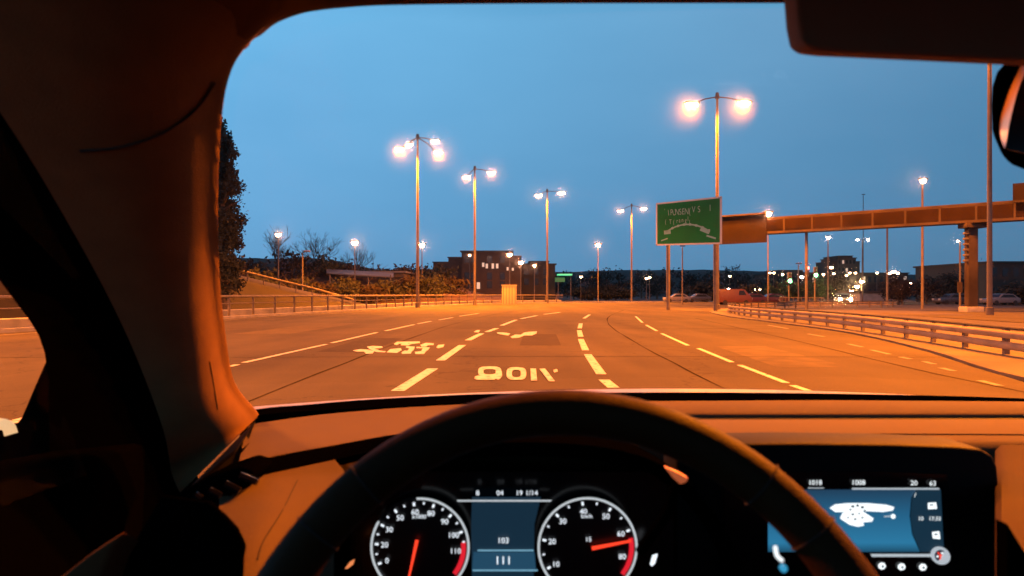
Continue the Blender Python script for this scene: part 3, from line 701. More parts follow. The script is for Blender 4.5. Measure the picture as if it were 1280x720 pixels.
def bare_tree(px, pt, Y, wpx, lab, seed=1, base=0.0):
    rng = random.Random(seed); x = (px - 640) / F * Y; top = CZ + (HY - pt) / F * Y; H = top - base
    root = tag(empty('bare_tree', (x, Y, base)), lab, 'tree'); sp = wpx / 2 / F * Y
    t = MB(); br = MB()
    t.tube([(x, Y, base), (x, Y, base + H * .45)], [H * .03, H * .018], 7)
    def grow(p, d, l, r, dep):
        q = p + d * l; m_ = p.lerp(q, .5) + Vector([rng.uniform(-.06, .06) * l for _ in range(3)]); br.tube([p, m_, q], [r, r * .8, r * .6], 4, cap=False)
        if dep == 0: return
        for _ in range(3 if dep > 1 else 4):
            nd = (d + Vector([rng.uniform(-.75, .75), rng.uniform(-.75, .75), rng.uniform(-.25, .55)])).normalized()
            grow(q if rng.random() < .6 else m_, nd, l * rng.uniform(.6, .8), r * .55, dep - 1)
    for _ in range(6):
        a = rng.uniform(0, 6.28); grow(Vector((x, Y, base + H * rng.uniform(.25, .45))), Vector((math.cos(a) * sp / H * 1.6, math.sin(a) * .5, 1)).normalized(), H * .22, H * .010, 4)
    t.build('trunk', BARK, root); br.build('branches', BARK, root); return root
tree(279, 158, 52, 54, 'tall dense columnar tree beside the driver side pillar', LEAF_D, kind='column', n=15000, seed=3)
bare_tree(345, 278, 150, 50, 'faint bare tree at the left end of the dim trio', 4)
bare_tree(395, 288, 155, 60, 'faint bare tree in the middle of the dim trio', 5)
bare_tree(446, 303, 160, 50, 'faint bare tree at the right end of the dim trio', 6)
rg = random.Random(5)
for i, (px, pt, wd, Y, lab) in enumerate(((392, 352, 40, 88, 'low dark shrub at the foot of the ramp, left of the shed'), (424, 349, 46, 96, 'low dark shrub in front of the left end of the shed'), (456, 352, 44, 100, 'low dark shrub in front of the middle of the shed'), (486, 350, 44, 104, 'low dark shrub in front of the right end of the shed'), (512, 347, 40, 108, 'dark shrub between the shed and the four headed mast'), (538, 345, 40, 110, 'dark shrub just right of the four headed mast'), (562, 347, 36, 116, 'dark shrub left of the stepped building, behind the fence'),
     (330, 338, 50, 80, 'dark shrub above the middle of the climbing ramp rail'), (290, 330, 50, 78, 'dark shrub at the top of the climbing ramp rail'), (365, 345, 46, 84, 'dark shrub behind the plain grey post'))):
    tree(px, pt, Y, wd * 1.4, lab, (LEAF_B, LEAF_D)[i % 2], n=1100, seed=i + 90, trunk_f=.02, group='dark shrubs behind the left fence')
for i, (px, pt, wd, Y, lab) in enumerate(((255, 305, 50, 105, 'dark scrubby tree half behind the columnar tree'), (300, 314, 50, 110, 'dark bush on the hill right of the columnar tree'), (332, 319, 44, 112, 'dark bush under the leftmost bare tree'), (365, 312, 44, 114, 'dark bush on the hill left of the plain grey post'), (398, 316, 46, 118, 'dark bush on the hill right of the plain grey post'),
     (430, 324, 44, 122, 'dark bush on the skyline above the shed roof'), (466, 329, 50, 126, 'dark bush on the skyline right of the small shed lamp'), (500, 332, 48, 126, 'dark bush on the skyline left of the four headed mast'), (548, 331, 44, 130, 'dark tree against the left side of the stepped building'), (520, 334, 40, 132, 'dark low tree behind the four headed mast'))):
    tree(px, pt, Y, wd * 1.25, lab, (LEAF_D, LEAF_B)[i % 2], n=900, seed=i + 20, trunk_f=.12, group='dark scrub trees on the left hill')
for i, (px, pt, wd, Y, lab, m) in enumerate(((1178, 341, 56, 100, 'broad dark round tree left of the gantry column', LEAF_D), (1158, 347, 34, 95, 'smaller dark tree behind the thin pole under the gantry', LEAF_B), (1202, 339, 40, 105, 'dark tree behind the gantry column', LEAF_D), (1222, 330, 40, 120, 'taller dark tree just right of the gantry column', LEAF_D), (1123, 343, 44, 90, 'brown round tree under the floodlight cluster', LEAF_B), (1128, 350, 24, 86, 'small brown bush beside the brown round tree', LEAF_B),
     (972, 350, 44, 110, 'dark green tree left of the slim traffic signals', LEAF_G), (1000, 352, 40, 112, 'dark green tree between the red and left hand signals', LEAF_G), (1020, 345, 34, 125, 'dark green tree behind the green signal', LEAF_G), (1048, 340, 30, 130, 'dark tree behind the headlights', LEAF_B), (935, 356, 36, 130, 'low dark hedge tree behind the orange van', LEAF_D), (880, 354, 60, 160, 'low dark tree behind the right leg of the green sign', LEAF_D), (770, 356, 60, 165, 'low dark tree left of the green sign', LEAF_D), (735, 358, 50, 165, 'low dark tree beneath the lone small lamp', LEAF_D), (1275, 352, 60, 90, 'dark shrub before the hall at the right edge', LEAF_D))):
    tree(px, pt, Y, wd, lab, m, n=1300, seed=i + 50, trunk_f=.08)

words_ = ['leftmost', 'second', 'third', 'fourth', 'fifth', 'sixth', 'seventh', 'eighth', 'ninth', 'tenth', 'eleventh', 'twelfth', 'thirteenth', 'rightmost']
for k_ in range(14):
    px = 694 + k_ * 21 + rg.uniform(-5, 5)
    tree(px, 337 + rg.uniform(-3.5, 3.5), 230 + rg.uniform(-20, 30), rg.uniform(30, 46), 'low dark tree on the far skyline, ' + words_[k_] + ' of the row behind the green sign', LEAF_D, n=500, seed=k_ + 300, trunk_f=.05, group='trees along the far skyline')

# ------------------------------------------------------------------ vehicles and signals
def car(px, Y, rz, paint, lab, L=4.3, W=1.75, H=1.45, van=False, lights=False, cat='car'):
    x = (px - 640) / F * Y; root = tag(empty('parked_car' if not lights else 'oncoming_car'), lab, cat)
    if van: prof = [(-L/2,.3),(-L/2,.95),(-L/2+.25,1.15),(-L/2+.9,1.95),(-L/2+1.3,2.05),(L/2-.1,2.05),(L/2,1.9),(L/2,.3)]
    else: prof = [(-L/2,.3),(-L/2,.68),(-L/2+.15,.8),(-L/2+1.1,.92),(-L/2+1.75,H-.05),(-L/2+2.2,H),(L/2-1.1,H-.03),(L/2-.3,.98),(L/2,.9),(L/2,.3)]
    MB().prism([(a, -W/2, z) for a, z in prof], (0, W, 0)).build('body', paint, root, bevel=.07)
    gl = MB()
    for s in (-1, 1):
        if van: gl.prism([(-L/2+.75, s*W/2, 1.25), (-L/2+1.75, s*W/2, 1.25), (-L/2+1.7, s*W/2, 1.85), (-L/2+1.1, s*W/2, 1.85)], (0, s*.01, 0))
        else: gl.prism([(-L/2+1.35, s*W/2, .97), (L/2-.65, s*W/2, .97), (L/2-1.15, s*W/2, H-.12), (-L/2+1.85, s*W/2, H-.12)], (0, s*.01, 0))
    gl.build('side_window', WIN_DARK, root)
    ws = MB(); a0, z0, a1, z1 = (-L/2+.36, 1.25, -L/2+.86, 1.88) if van else (-L/2+1.18, .99, -L/2+1.68, H-.1)
    n = Vector((-(z1 - z0), 0, a1 - a0)).normalized() * .012
    ws.prism([Vector(q) + n for q in ((a0, -W*.42, z0), (a0, W*.42, z0), (a1, W*.38, z1), (a1, -W*.38, z1))], n); ws.build('windscreen', WIN_DARK, root)
    for ax in (-L/2+.8, L/2-.8):
        for s in (-1, 1): MB().tube([(ax, s*(W/2-.2), .31), (ax, s*(W/2+.01), .31)], .31, 14).build('wheel', RUBBER, root, smooth=True, angle=30)
    for s in (-1, 1):
        MB().box((-L/2 - .01, s*W*.36, .72 if not van else .8), (.06, .36, .24)).build('headlight', HEADL if lights else SIGN_W, root)
        MB().box((L/2 + .01, s*W*.4, .78), (.05, .16, .22)).build('tail_light', TAILM, root)
    root.location = (x, Y, 0); root.rotation_euler.z = rz; return root
RUBBER = mat('rubber', (.02, .02, .02), .8); TAILM = mat('tail_lens', (.25, .01, .01), .3)
CARW = mat('car_white', (.16, .15, .15), .3, var=.05); CARS = mat('car_silver', (.09, .09, .095), .3, .5, var=.05); CARO = mat('van_orange', (.13, .035, .012), .4, var=.08); CARR = mat('car_red', (.08, .012, .01), .35, var=.05); CARK = mat('car_dark', (.05, .05, .06), .3)
car(917, 92, R(180), CARO, 'orange van parked beyond the guard rail right of the sign post', van=True, cat='van')
car(938, 96, R(5), CARR, 'dark red car parked right of the orange van')
car(846, 118, 0, CARW, 'pale car seen between the two legs of the green sign')
car(872, 122, R(8), CARS, 'grey car just left of the right leg of the green sign')
def dtl(root, px):
    pass
for px, Y, rz, m_, lab in ((1054, 92, R(72), CARS, 'oncoming car with the brightest headlights under the gantry'), (1066, 112, R(70), CARK, 'second oncoming car with lit headlights behind the brightest one'), (1077, 130, R(68), CARK, 'farthest oncoming car with lit headlights at the foot of the white pole')):
    car(px, Y, rz, m_, lab, lights=True)
car(1250, 88, R(10), CARW, 'pale car parked beyond the pole at the right edge'); car(1272, 92, 0, CARS, 'grey car parked at the right edge before the dark hall'); car(1190, 92, R(4), CARS, 'grey car parked before the trees left of the gantry column')
car(964, 100, 0, CARR, 'red car left of the traffic signals'); 
def signal(px, ptop, Y, lab, aspect, H=None):
    x = (px - 640) / F * Y; H = CZ + (HY - ptop) / F * Y
    root = tag(empty('traffic_light', (x, Y, 0)), lab, 'traffic light')
    MB().tube([(x, Y, 0), (x, Y, H)], .07, 8).build('pole', GALV, root)
    MB().box((x, Y - .15, H - .5), (.36, .26, 1.05)).build('housing', CARK, root, bevel=.03)
    for k_, nm in enumerate(('red', 'amber', 'green')):
        lit = aspect == nm; mm = {'red': RED_L, 'green': GREEN_L}.get(nm) if lit else WIN_DARK
        MB().tube([(x, Y - .285, H - .18 - .32 * k_), (x, Y - .31, H - .18 - .32 * k_)], .17 if lit else .11, 12).build('signal_lens', mm, root)
signal(1008, 333, 75, 'traffic light showing red beside the slim gantry prop', 'red')
signal(1018.5, 334, 72, 'traffic light showing green right of the red one', 'green')
signal(986, 341, 70, 'shorter traffic light showing green, leftmost of the signals', 'green')
lamp(998, 331, 90, 'thin plain post between the leftmost and the red signals', lit=False)
# pedestrian barrier between them
root = tag(empty('barrier', tuple(G(1000, 388))), 'low pale pedestrian barrier at the feet of the traffic lights', 'fence')
bp_ = [P(975, 380, 78), P(1002, 381, 76), P(1030, 381, 74)]
for z in (1.0, .55): MB().tube([Vector((p.x, p.y, z)) for p in bp_], .035, 6).build('rail', GALV, root)
for p in smooth_path(bp_, 6): MB().tube([(p.x, p.y, 0), (p.x, p.y, 1.0)], .03, 6).build('post', GALV, root)
# ------------------------------------------------------------------ the car we sit in
CX = 0.37
car_root = tag(empty('car', (CX, 0, 0)), 'dark car interior around the viewer, tan dashboard and wheel lit by orange street light', 'car')
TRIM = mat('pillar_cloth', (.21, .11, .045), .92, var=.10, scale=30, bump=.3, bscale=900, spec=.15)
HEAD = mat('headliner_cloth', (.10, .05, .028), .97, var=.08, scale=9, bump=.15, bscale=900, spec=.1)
DASH = mat('dash_softtouch', (.105, .072, .036), .85, var=.09, scale=14, bump=.25, bscale=900, spec=.2)
DOORB = mat('door_black', (.0009, .0007, .0007), .9, spec=.0)
BLKP = mat('black_plastic', (.004, .003, .003), .65, bump=.06, bscale=1200, spec=.12)
BLKG = mat('gloss_black', (.006, .006, .007), .18, spec=.4)
LEATH = mat('wheel_leather', (.034, .013, .004), .6, var=.15, scale=30, bump=.18, bscale=700, spec=.09)
SEAM = mat('seam_dark', (.02, .012, .01), .9)
CHROME = mat('satin_chrome', (.7, .68, .66), .25, 1.0)
BODYP = mat('bonnet_paint', (.40, .36, .34), .35, .2, var=.03, scale=2)

def glassmat(name, smear):
    m = bpy.data.materials.new(name); m.use_nodes = True; n = m.node_tree; n.nodes.clear(); L = n.links
    o = n.nodes.new('ShaderNodeOutputMaterial'); t = n.nodes.new('ShaderNodeBsdfTransparent'); t.inputs[0].default_value = (.97, .985, .98, 1)
    rf = n.nodes.new('ShaderNodeBsdfRefraction'); rf.inputs['IOR'].default_value = 1.018; rf.inputs['Roughness'].default_value = .9; cn = n.nodes.new('ShaderNodeCombineXYZ'); cn.inputs[1].default_value = -1; cn.inputs[2].default_value = -.2; L.new(cn.outputs[0], rf.inputs['Normal'])
    g = n.nodes.new('ShaderNodeBsdfGlossy'); g.inputs['Roughness'].default_value = .03
    rf2 = n.nodes.new('ShaderNodeBsdfRefraction'); rf2.inputs['IOR'].default_value = 1.006; rf2.inputs['Roughness'].default_value = .9
    if smear: L.new(cn.outputs[0], rf2.inputs['Normal'])
    m2 = n.nodes.new('ShaderNodeMixShader'); m2.inputs[0].default_value = .6; L.new(rf.outputs[0], m2.inputs[1]); L.new(rf2.outputs[0], m2.inputs[2])
    a = n.nodes.new('ShaderNodeMixShader'); b = n.nodes.new('ShaderNodeMixShader')
    a.inputs[0].default_value = smear; L.new(t.outputs[0], a.inputs[1]); L.new(m2.outputs[0], a.inputs[2])
    b.inputs[0].default_value = .02; L.new(a.outputs[0], b.inputs[1]); L.new(g.outputs[0], b.inputs[2])
    L.new(b.outputs[0], o.inputs[0]); return m
SMEAR = 0.028
GLASS = glassmat('windscreen_glass', SMEAR); SIDEG = glassmat('side_glass', .0)

# windscreen surface: Y of the glass for a given x and height above the eye
def glassY(x, z):
    s = (.21 - z) / .617
    return .5 + s - .20 * (x - CX) ** 2 + .06
ws = MB(); rows = []
for i in range(9):
    z = .24 - (.24 + .20) * i / 8
    rows.append([Vector((x, glassY(x, z), CZ + z)) for x in [-.46 + (CX + .46) * 2 * j / 24 for j in range(25)]])
ws.loft(rows); ws.build('windscreen', GLASS, car_root, smooth=True)

# --- left pillar trim
Lp = [(-420,-330,.36),(-260,-150,.42),(-160,-60,.46),(-70,40,.50),(0,140,.55),(60,235,.60),(130,360,.66),(172,450,.70),(205,540,.74),(214,590,.76),(225,616,.77)]
Rp = [(430,-70,.50),(345,8,.515),(300,52,.53),(277,96,.555),(268,160,.60),(265,250,.66),(268,345,.75),(277,425,.82),(289,482,.875),(318,519,.92),(320,523,.92)]
def pillar(mirror=False):
    rows = []
    for (lx, ly, lY), (rx, ry, rY) in zip(Lp, Rp):
        a, b = P(lx, ly, lY), P(rx, ry, rY); r = []
        for k in range(13):
            t = k / 12; p = a.lerp(b, t)
            p.y = b.y - .068 * (1 - t ** 3.6); k_ = p.y / a.lerp(b, t).y; q0 = a.lerp(b, t); p.x = q0.x * k_; p.z = CZ + (q0.z - CZ) * k_
            r.append(p)
        e = b - Vector((0, 0, 0))
        r += [b + Vector((.003, .006, 0)) * 1, b + Vector((-.004, .02, .002)), b + Vector((-.03, .035, .004))]
        rows.append(r)
    fine = []
    for j in range(len(rows[0])):
        fine.append(smooth_path([r[j] for r in rows], 4))
    mb = MB(); mb.loft(fine)
    if mirror: mb.v = [Vector((2 * CX - v.x, v.y, v.z)) for v in mb.v]
    return mb
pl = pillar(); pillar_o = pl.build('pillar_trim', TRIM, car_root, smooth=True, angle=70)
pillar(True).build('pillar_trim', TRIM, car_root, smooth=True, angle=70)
bv = BVHTree.FromPolygons([tuple(v) for v in pl.v], pl.f)
eye = Vector((0, 0, CZ))
def onto(bvh, px, py, off=.0, dflt=.6):
    d = (P(px, py, 1) - eye).normalized(); h = bvh.ray_cast(eye, d)
    return (h[0] - d * off) if h[0] else P(px, py, dflt)
sm = [onto(bv, *q, .0008) for q in ((100,189),(118,188),(140,186),(168,180),(200,168),(232,148),(252,128),(268,104))]
MB().tube(smooth_path(sm, 6), [.0012] * 43, 6).build('trim_seam', SEAM, pillar_o, smooth=True)
sc_ = [onto(bv, *q, .0003) for q in ((262,452),(267,480),(272,512))]
MB().tube(smooth_path(sc_, 5), .0005, 5).build('trim_scuff', SEAM, pillar_o)

# --- headliner
hd = [(-60,-40,.50),(250,60,.535),(300,50,.528),(330,29,.522),(375,14,.518),(440,6,.515),(520,3,.515),(700,1.5,.515),(990,1,.515),(1280,0,.515),(1700,0,.515),(2200,10,.50),(2420,60,.47)]
hp = smooth_path([P(*q) for q in hd], 5)
rows = []
for p in hp:
    zz = CZ + .245
    rows.append([p + Vector((0, .03, .012)), p + Vector((0, .004, 0)), p + Vector((0, -.006, .002)), p + Vector((0, -.05, max(.012, (zz - p.z) * .35))), Vector((p.x * 1.02, .30, CZ + .225)), Vector((p.x, 0, zz)), Vector((p.x, -.6, zz)), Vector((p.x, -1.2, CZ + .20))])
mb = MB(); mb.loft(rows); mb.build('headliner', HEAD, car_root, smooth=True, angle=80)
# outer roof skin, back of the cabin, doors
rf = MB(); rf.loft([[Vector((x, y, CZ + z + (.06 - .02 * ((x - CX) / .6) ** 2))) for x in [CX - .62 + .124 * k for k in range(11)]] for y, z in ((.56, .225), (.3, .27), (-.2, .29), (-.9, .27), (-1.3, .2))])
rf.build('roof', BODYP, car_root, smooth=True)
bk = MB(); bk.prism([(CX - .9, -1.25, CZ + .02), (CX + .9, -1.25, CZ + .02), (CX + .9, -1.3, .3), (CX - .9, -1.3, .3)], (0, -.05, 0)); bk.build('rear_bulkhead', BLKP, car_root)
for s, nm in ((-1, 'door'), (1, 'door')):
    xs_ = CX + s * .90
    M1 = (lambda x: x) if s < 0 else (lambda x: 2 * CX - x)
    dr = MB()
    dr.prism([(xs_, -1.25, .3), (xs_, 1.0, .3), (xs_, 1.0, CZ - .2), (xs_, .72, CZ - .17), (xs_, -1.25, CZ - .10)], (-s * .06, 0, 0))
    door = dr.build(nm, DOORB, car_root, bevel=.008)
    # frame post between the windscreen pillar and the door glass
    fr_ = MB()
    A = [P(-480,-330,.42), P(-180,-60,.50), P(-10,130,.62), P(40,240,.66), P(115,355,.80), P(165,445,.88), P(230,600,.95), P(250,760,.95)]
    B = [P(-900,-330,.30), P(-480,-60,.42), P(-250,130,.56), P(-90,240,.62), P(8,362,.69), P(55.5,440,.77), P(62,560,.80), P(66,760,.80)]
    rows = [[a + Vector((.02, .0, 0)), a, b, b + Vector((-.012, .05, 0))] for a, b in zip(smooth_path(A, 4), smooth_path(B, 1 if False else 4))]
    fr_.loft(rows)
    fr_.v = [Vector((M1(v.x), v.y, v.z)) for v in fr_.v]
    fr_.build('window_frame', DOORB, door, smooth=True, angle=40)
    gl = MB(); gl.poly([Vector((M1(-.47), .78, CZ - .2)), Vector((M1(-.47), -1.2, CZ - .12)), Vector((M1(-.44), -1.0, CZ + .22)), Vector((M1(-.44), .5, CZ + .22))]); gl.build('door_glass', SIDEG, door)
# inner lower door and footwell closing
ft = MB(); ft.box((CX, -.1, .32), (1.7, 2.4, .04)); ft.build('cabin_floor', BLKP, car_root)
# door mirror outside the left glass
dm = MB(); prof = [P(90,430,.86), P(57,438,.86), P(38,482,.86), P(21,522,.86), P(0,548,.86), P(-160,560,.86), P(-180,740,.86), P(90,760,.86)]
dm.prism(prof, (-.02, .14, 0)); mro = dm.build('door_mirror', DOORB, car_root, bevel=.018)
cp = MB(); cp.tube(smooth_path([P(-60,532,.84), P(-20,530,.84), P(0,530,.84), P(10,533,.84), P(14,543,.84)], 4), .007, 8); cp.build('mirror_glint', emis('mirror_glint_glow', (1, .58, .28), .9, (.08, .04, .02)), mro, smooth=True)  # glowing strip painting in a bright glint on the mirror edge

# --- bonnet and cowl (only its rear edge shows)
bon = MB(); rows = []
for y, z in ((1.15, -.188), (1.22, -.184), (1.33, -.1795), (1.39, -.186), (1.5, -.212), (1.9, -.30), (2.2, -.44), (2.3, -.60), (2.33, -.8)):
    rows.append([Vector((x, y - .14 * ((x - CX) / .85) ** 2, CZ + z - .0 * x - .016 * ((x - .25) / .75) ** 2)) for x in [CX - .88 + 1.76 * k / 20 for k in range(21)]])
bon.loft(rows); bon.build('bonnet', BODYP, car_root, smooth=True)
side_ = MB()
for s in (-1, 1):
    pass
fb = [(300,519,.925),(318,514,.935),(345,510.5,.95),(380,508,.98),(450,502,1.02),(520,498,1.05),(600,494.5,1.08),(700,493,1.10),(900,492.5,1.11),(1100,495,1.11),(1280,500,1.09),(1500,512,1.05),(1900,560,.95)]
top = smooth_path([P(px, py - 2, Y + .012) for px, py, Y in fb], 4); bot = smooth_path([P(px, py + (8.5 if px > 400 else 6), Y - .012) for px, py, Y in fb], 4)
mb = MB(); mb.loft([[a, b, b + Vector((0, 0, -.03))] for a, b in zip(top, bot)]); mb.build('windscreen_seal', DOORB, car_root, smooth=True, angle=30)

# --- dashboard
ZD = -.166
def nearY(x): return interp([(-.5,.60),(-.30,.66),(-.27,.695),(-.20,.755),(-.147,.80),(-.08,.80),(0,.80),(.2,.795),(.6,.785),(1.3,.74)], x)
def farY(x): return interp([(-.46,.88),(-.34,.915),(-.27,.99),(-.1,1.09),(0,1.115),(.4,1.13),(.8,1.11),(1.3,.95)], x)
xs_ = [-.44 + .0365 * k for k in range(46)]
def zd(x): return ZD - .010 * max(0, (-.12 - x) / .2) ** 2 * 0
rows = []
SLOT = lambda x: interp([(-.5, 0), (-.05, 0), (.0, 1), (1.3, 1)], x)
for x in xs_:
    n_, f_2 = nearY(x), farY(x); s1, s2 = .982, .937; sl_ = max(0, min(1, (x - .36) / .1))
    e = Vector
    r = [e((x, f_2, CZ + ZD - .004)), e((x, f_2 - .02, CZ + ZD)), e((x, (f_2 + s1) / 2 if f_2 > s1 + .04 else f_2 - .03, CZ + ZD + .001))]
    if x > -.02: r += [e((x, s1 + .004, CZ + ZD)), e((x, s1, CZ + ZD - .003)), e((x, s1 - .003, CZ + ZD - .02)), e((x, s2 + .003, CZ + ZD - .02)), e((x, s2, CZ + ZD - .003)), e((x, s2 - .004, CZ + ZD))]
    else:
        base = f_2 - .035; st_ = (base - n_ - .02) / 7
        r += [e((x, base - st_ * (k + 1), CZ + ZD)) for k in range(6)]
    r += [e((x, n_ + .016, CZ + ZD)), e((x, n_ + .006, CZ + ZD - .002)), e((x, n_, CZ + ZD - .008)), e((x, n_ - .004, CZ + ZD - .02)), e((x, n_ - .012 - .03 * sl_, CZ + ZD - .05)), e((x, n_ - .02 - .07 * sl_, CZ + ZD - .12)), e((x, n_ - .02 - .12 * sl_, CZ + ZD - .35))]
    xl = lambda y: interp([(.6, -.24), (.69, -.268), (.80, -.305), (.93, -.345), (1.2, -.36)], y)
    r = [Vector((max(v.x, xl(v.y)), v.y, v.z)) for v in r]
    rows.append(r)
mb = MB(); mb.loft(rows); dash_o = mb.build('dashboard', DASH, car_root, smooth=True, angle=50)
sl = MB(); sl.box((.66, .96, CZ + ZD - .012), (1.36, .046, .012)); sl.build('defrost_vent', BLKP, dash_o)
# thin stitched crease in front of the vent
cr_ = MB(); cr_.tube([Vector((x, nearY(x) + .045, CZ + ZD + .0003)) for x in xs_ if x > .0], .0012, 5); cr_.build('crease', SEAM, dash_o)
# left end: dark band, lower pad
bd = smooth_path([P(285,590,.668), P(300,584,.672), P(350,573,.70), P(420,560,.745), P(480,549,.775), P(540,541,.80)], 5)
bl = smooth_path([P(285,604,.655), P(300,600,.66), P(350,589,.685), P(420,574,.73), P(480,561,.765), P(540,549,.79)], 5)
mb = MB(); mb.loft([[a + Vector((0, .02, 0)), a, b, b + Vector((0, .015, -.01))] for a, b in zip(bd, bl)]); mb.build('dash_band', DOORB, dash_o, smooth=True, angle=40)
b2_ = smooth_path([P(274,606,.65), P(330,600,.66), P(380,594,.69), P(430,588,.72), P(500,575,.755), P(560,565,.78)], 5)
rows = []
for a_, b_ in zip(bl, b2_):
    if 640 + b_.x / b_.y * F > 440: break
    r = [a_ + Vector((0, .004, .001)), a_ + Vector((0, -.002, -.001)), Vector(b_)]
    for dy, dz in ((-.012, -.001), (-.03, -.003), (-.07, -.008), (-.11, -.016), (-.15, -.028), (-.18, -.045), (-.2, -.075), (-.205, -.2)):
        f_ = (b_.y + dy) / b_.y; r.append(Vector((b_.x * f_ - (.008 if dy < -.1 else 0), b_.y + dy, b_.z + dz)))
    rows.append(r)
mb = MB(); mb.loft(rows); lp_ = mb.build('knee_panel', DASH, dash_o, smooth=True, angle=50)
bvk = BVHTree.FromPolygons([tuple(v) for v in mb.v], mb.f)
cr2 = [onto(bvk, *q, .0003, .64) for q in ((372,600),(352,640),(330,675),(322,700))]
MB().tube(smooth_path(cr2, 4), .0005, 5).build('crease', SEAM, lp_)
# door end: black vent and gap between door and dash
vt = MB(); vt.prism([P(226,614,.62), P(262,596,.62), P(300,583,.62), P(316,588,.62), P(319,598,.62), P(305,612,.62), P(286,621,.62), P(270,640,.60), P(240,660,.60), P(205,640,.60)], (.0, .05, 0)); vto = vt.build('side_vent', DOORB, dash_o, bevel=.004)
for k, (a_, b_) in enumerate((((300,594),(322,603)), ((282,604),(300,614)), ((262,612),(276,620)), ((244,618),(252,624)))):
    MB().tube([P(*a_, .596), P(*b_, .596)], .003, 6).build('louvre', BLKG, vto, smooth=True)
MB().prism([P(296,560,.70), P(320,525,.90), P(300,560,.78), P(292,600,.66), P(228,618,.66)], (-.01, .02, -.01)).build('pillar_gasket', BLKP, dash_o)
kp = MB(); kp.prism([P(200,620,.50), P(262,628,.50), P(280,645,.50), P(296,662,.50), P(306,684,.50), P(303,700,.50), P(300,800,.50), P(130,800,.50), P(160,690,.50)], (0, .006, 0)); kp.build('door_end_panel', DOORB, dash_o, bevel=.003)
# sill of the door catching a little light, low left
MB().prism([P(156,661,.48), P(140,686,.48), P(126,722,.48), P(110,770,.48), P(50,770,.48), P(72,722,.48), P(112,690,.48)], (0, .03, -.02)).build('armrest', mat('armrest_brown', (.12, .045, .018), .9, spec=.1), car_root, bevel=.004)

# --- instrument binnacle
YC = .66
hood = []
for y, zt, half in ((.86, -.168, .17), (.80, -.150, .19), (.72, -.136, .205), (.655, -.130, .21), (.60, -.126, .205)):
    r = []
    for k in range(21):
        t = -1 + 2 * k / 20; x = .01 + half * t
        z = zt - .035 * t * t - .12 * abs(t) ** 5 - (.15 if abs(t) > .999 else 0)
        r.append(Vector((x, y, CZ + z)))
    hood.append(r)
low = [r.copy() for r in hood]
mb = MB(); mb.loft(hood); mb.loft([hood[-1], [v + Vector((0, .0, -.012)) for v in hood[-1]], [v + Vector((0, .05, -.02)) for v in hood[-1]]])
bin_o = mb.build('instrument_binnacle', DOORB, car_root, smooth=True, angle=45)
MB().box((.0, YC + .02, CZ - .36), (.31, .01, .38)).build('cluster_backing', BLKG, bin_o)
INK = emis('dial_ink', (.85, .92, 1), 1.25, (.1, .1, .1)); INKD = emis('dial_ring', (.72, .78, .82), .75, (.1, .1, .1))
NEED = emis('needle_red', (1, .055, .02), 1.3, (.2, .02, .02)); REDZ = emis('red_zone', (1, .02, .04), .75, (.2, .02, .02))
LCDB = emis('cluster_lcd', (.02, .07, .13), .35, (.01, .01, .01)); LINEB = emis('cluster_line', (.25, .55, .75), .75, (.1, .1, .1))
face = mat('dial_face', (.004, .004, .005), .35)
def C(px, py, dy=0.0): return P(px, py, YC - dy)
def arc(mb, cx, cy, r0, r1, a0, a1, n=60, dy=.004):
    for i in range(n):
        t0, t1 = R(a0 + (a1 - a0) * i / n), R(a0 + (a1 - a0) * (i + 1) / n)
        mb.poly([C(cx + r * math.sin(t), cy - r * math.cos(t), dy) for r, t in ((r0, t0), (r1, t0), (r1, t1), (r0, t1))])
X_, Z_ = Vector((1, 0, 0)), Vector((0, 0, 1)); PX = YC / F
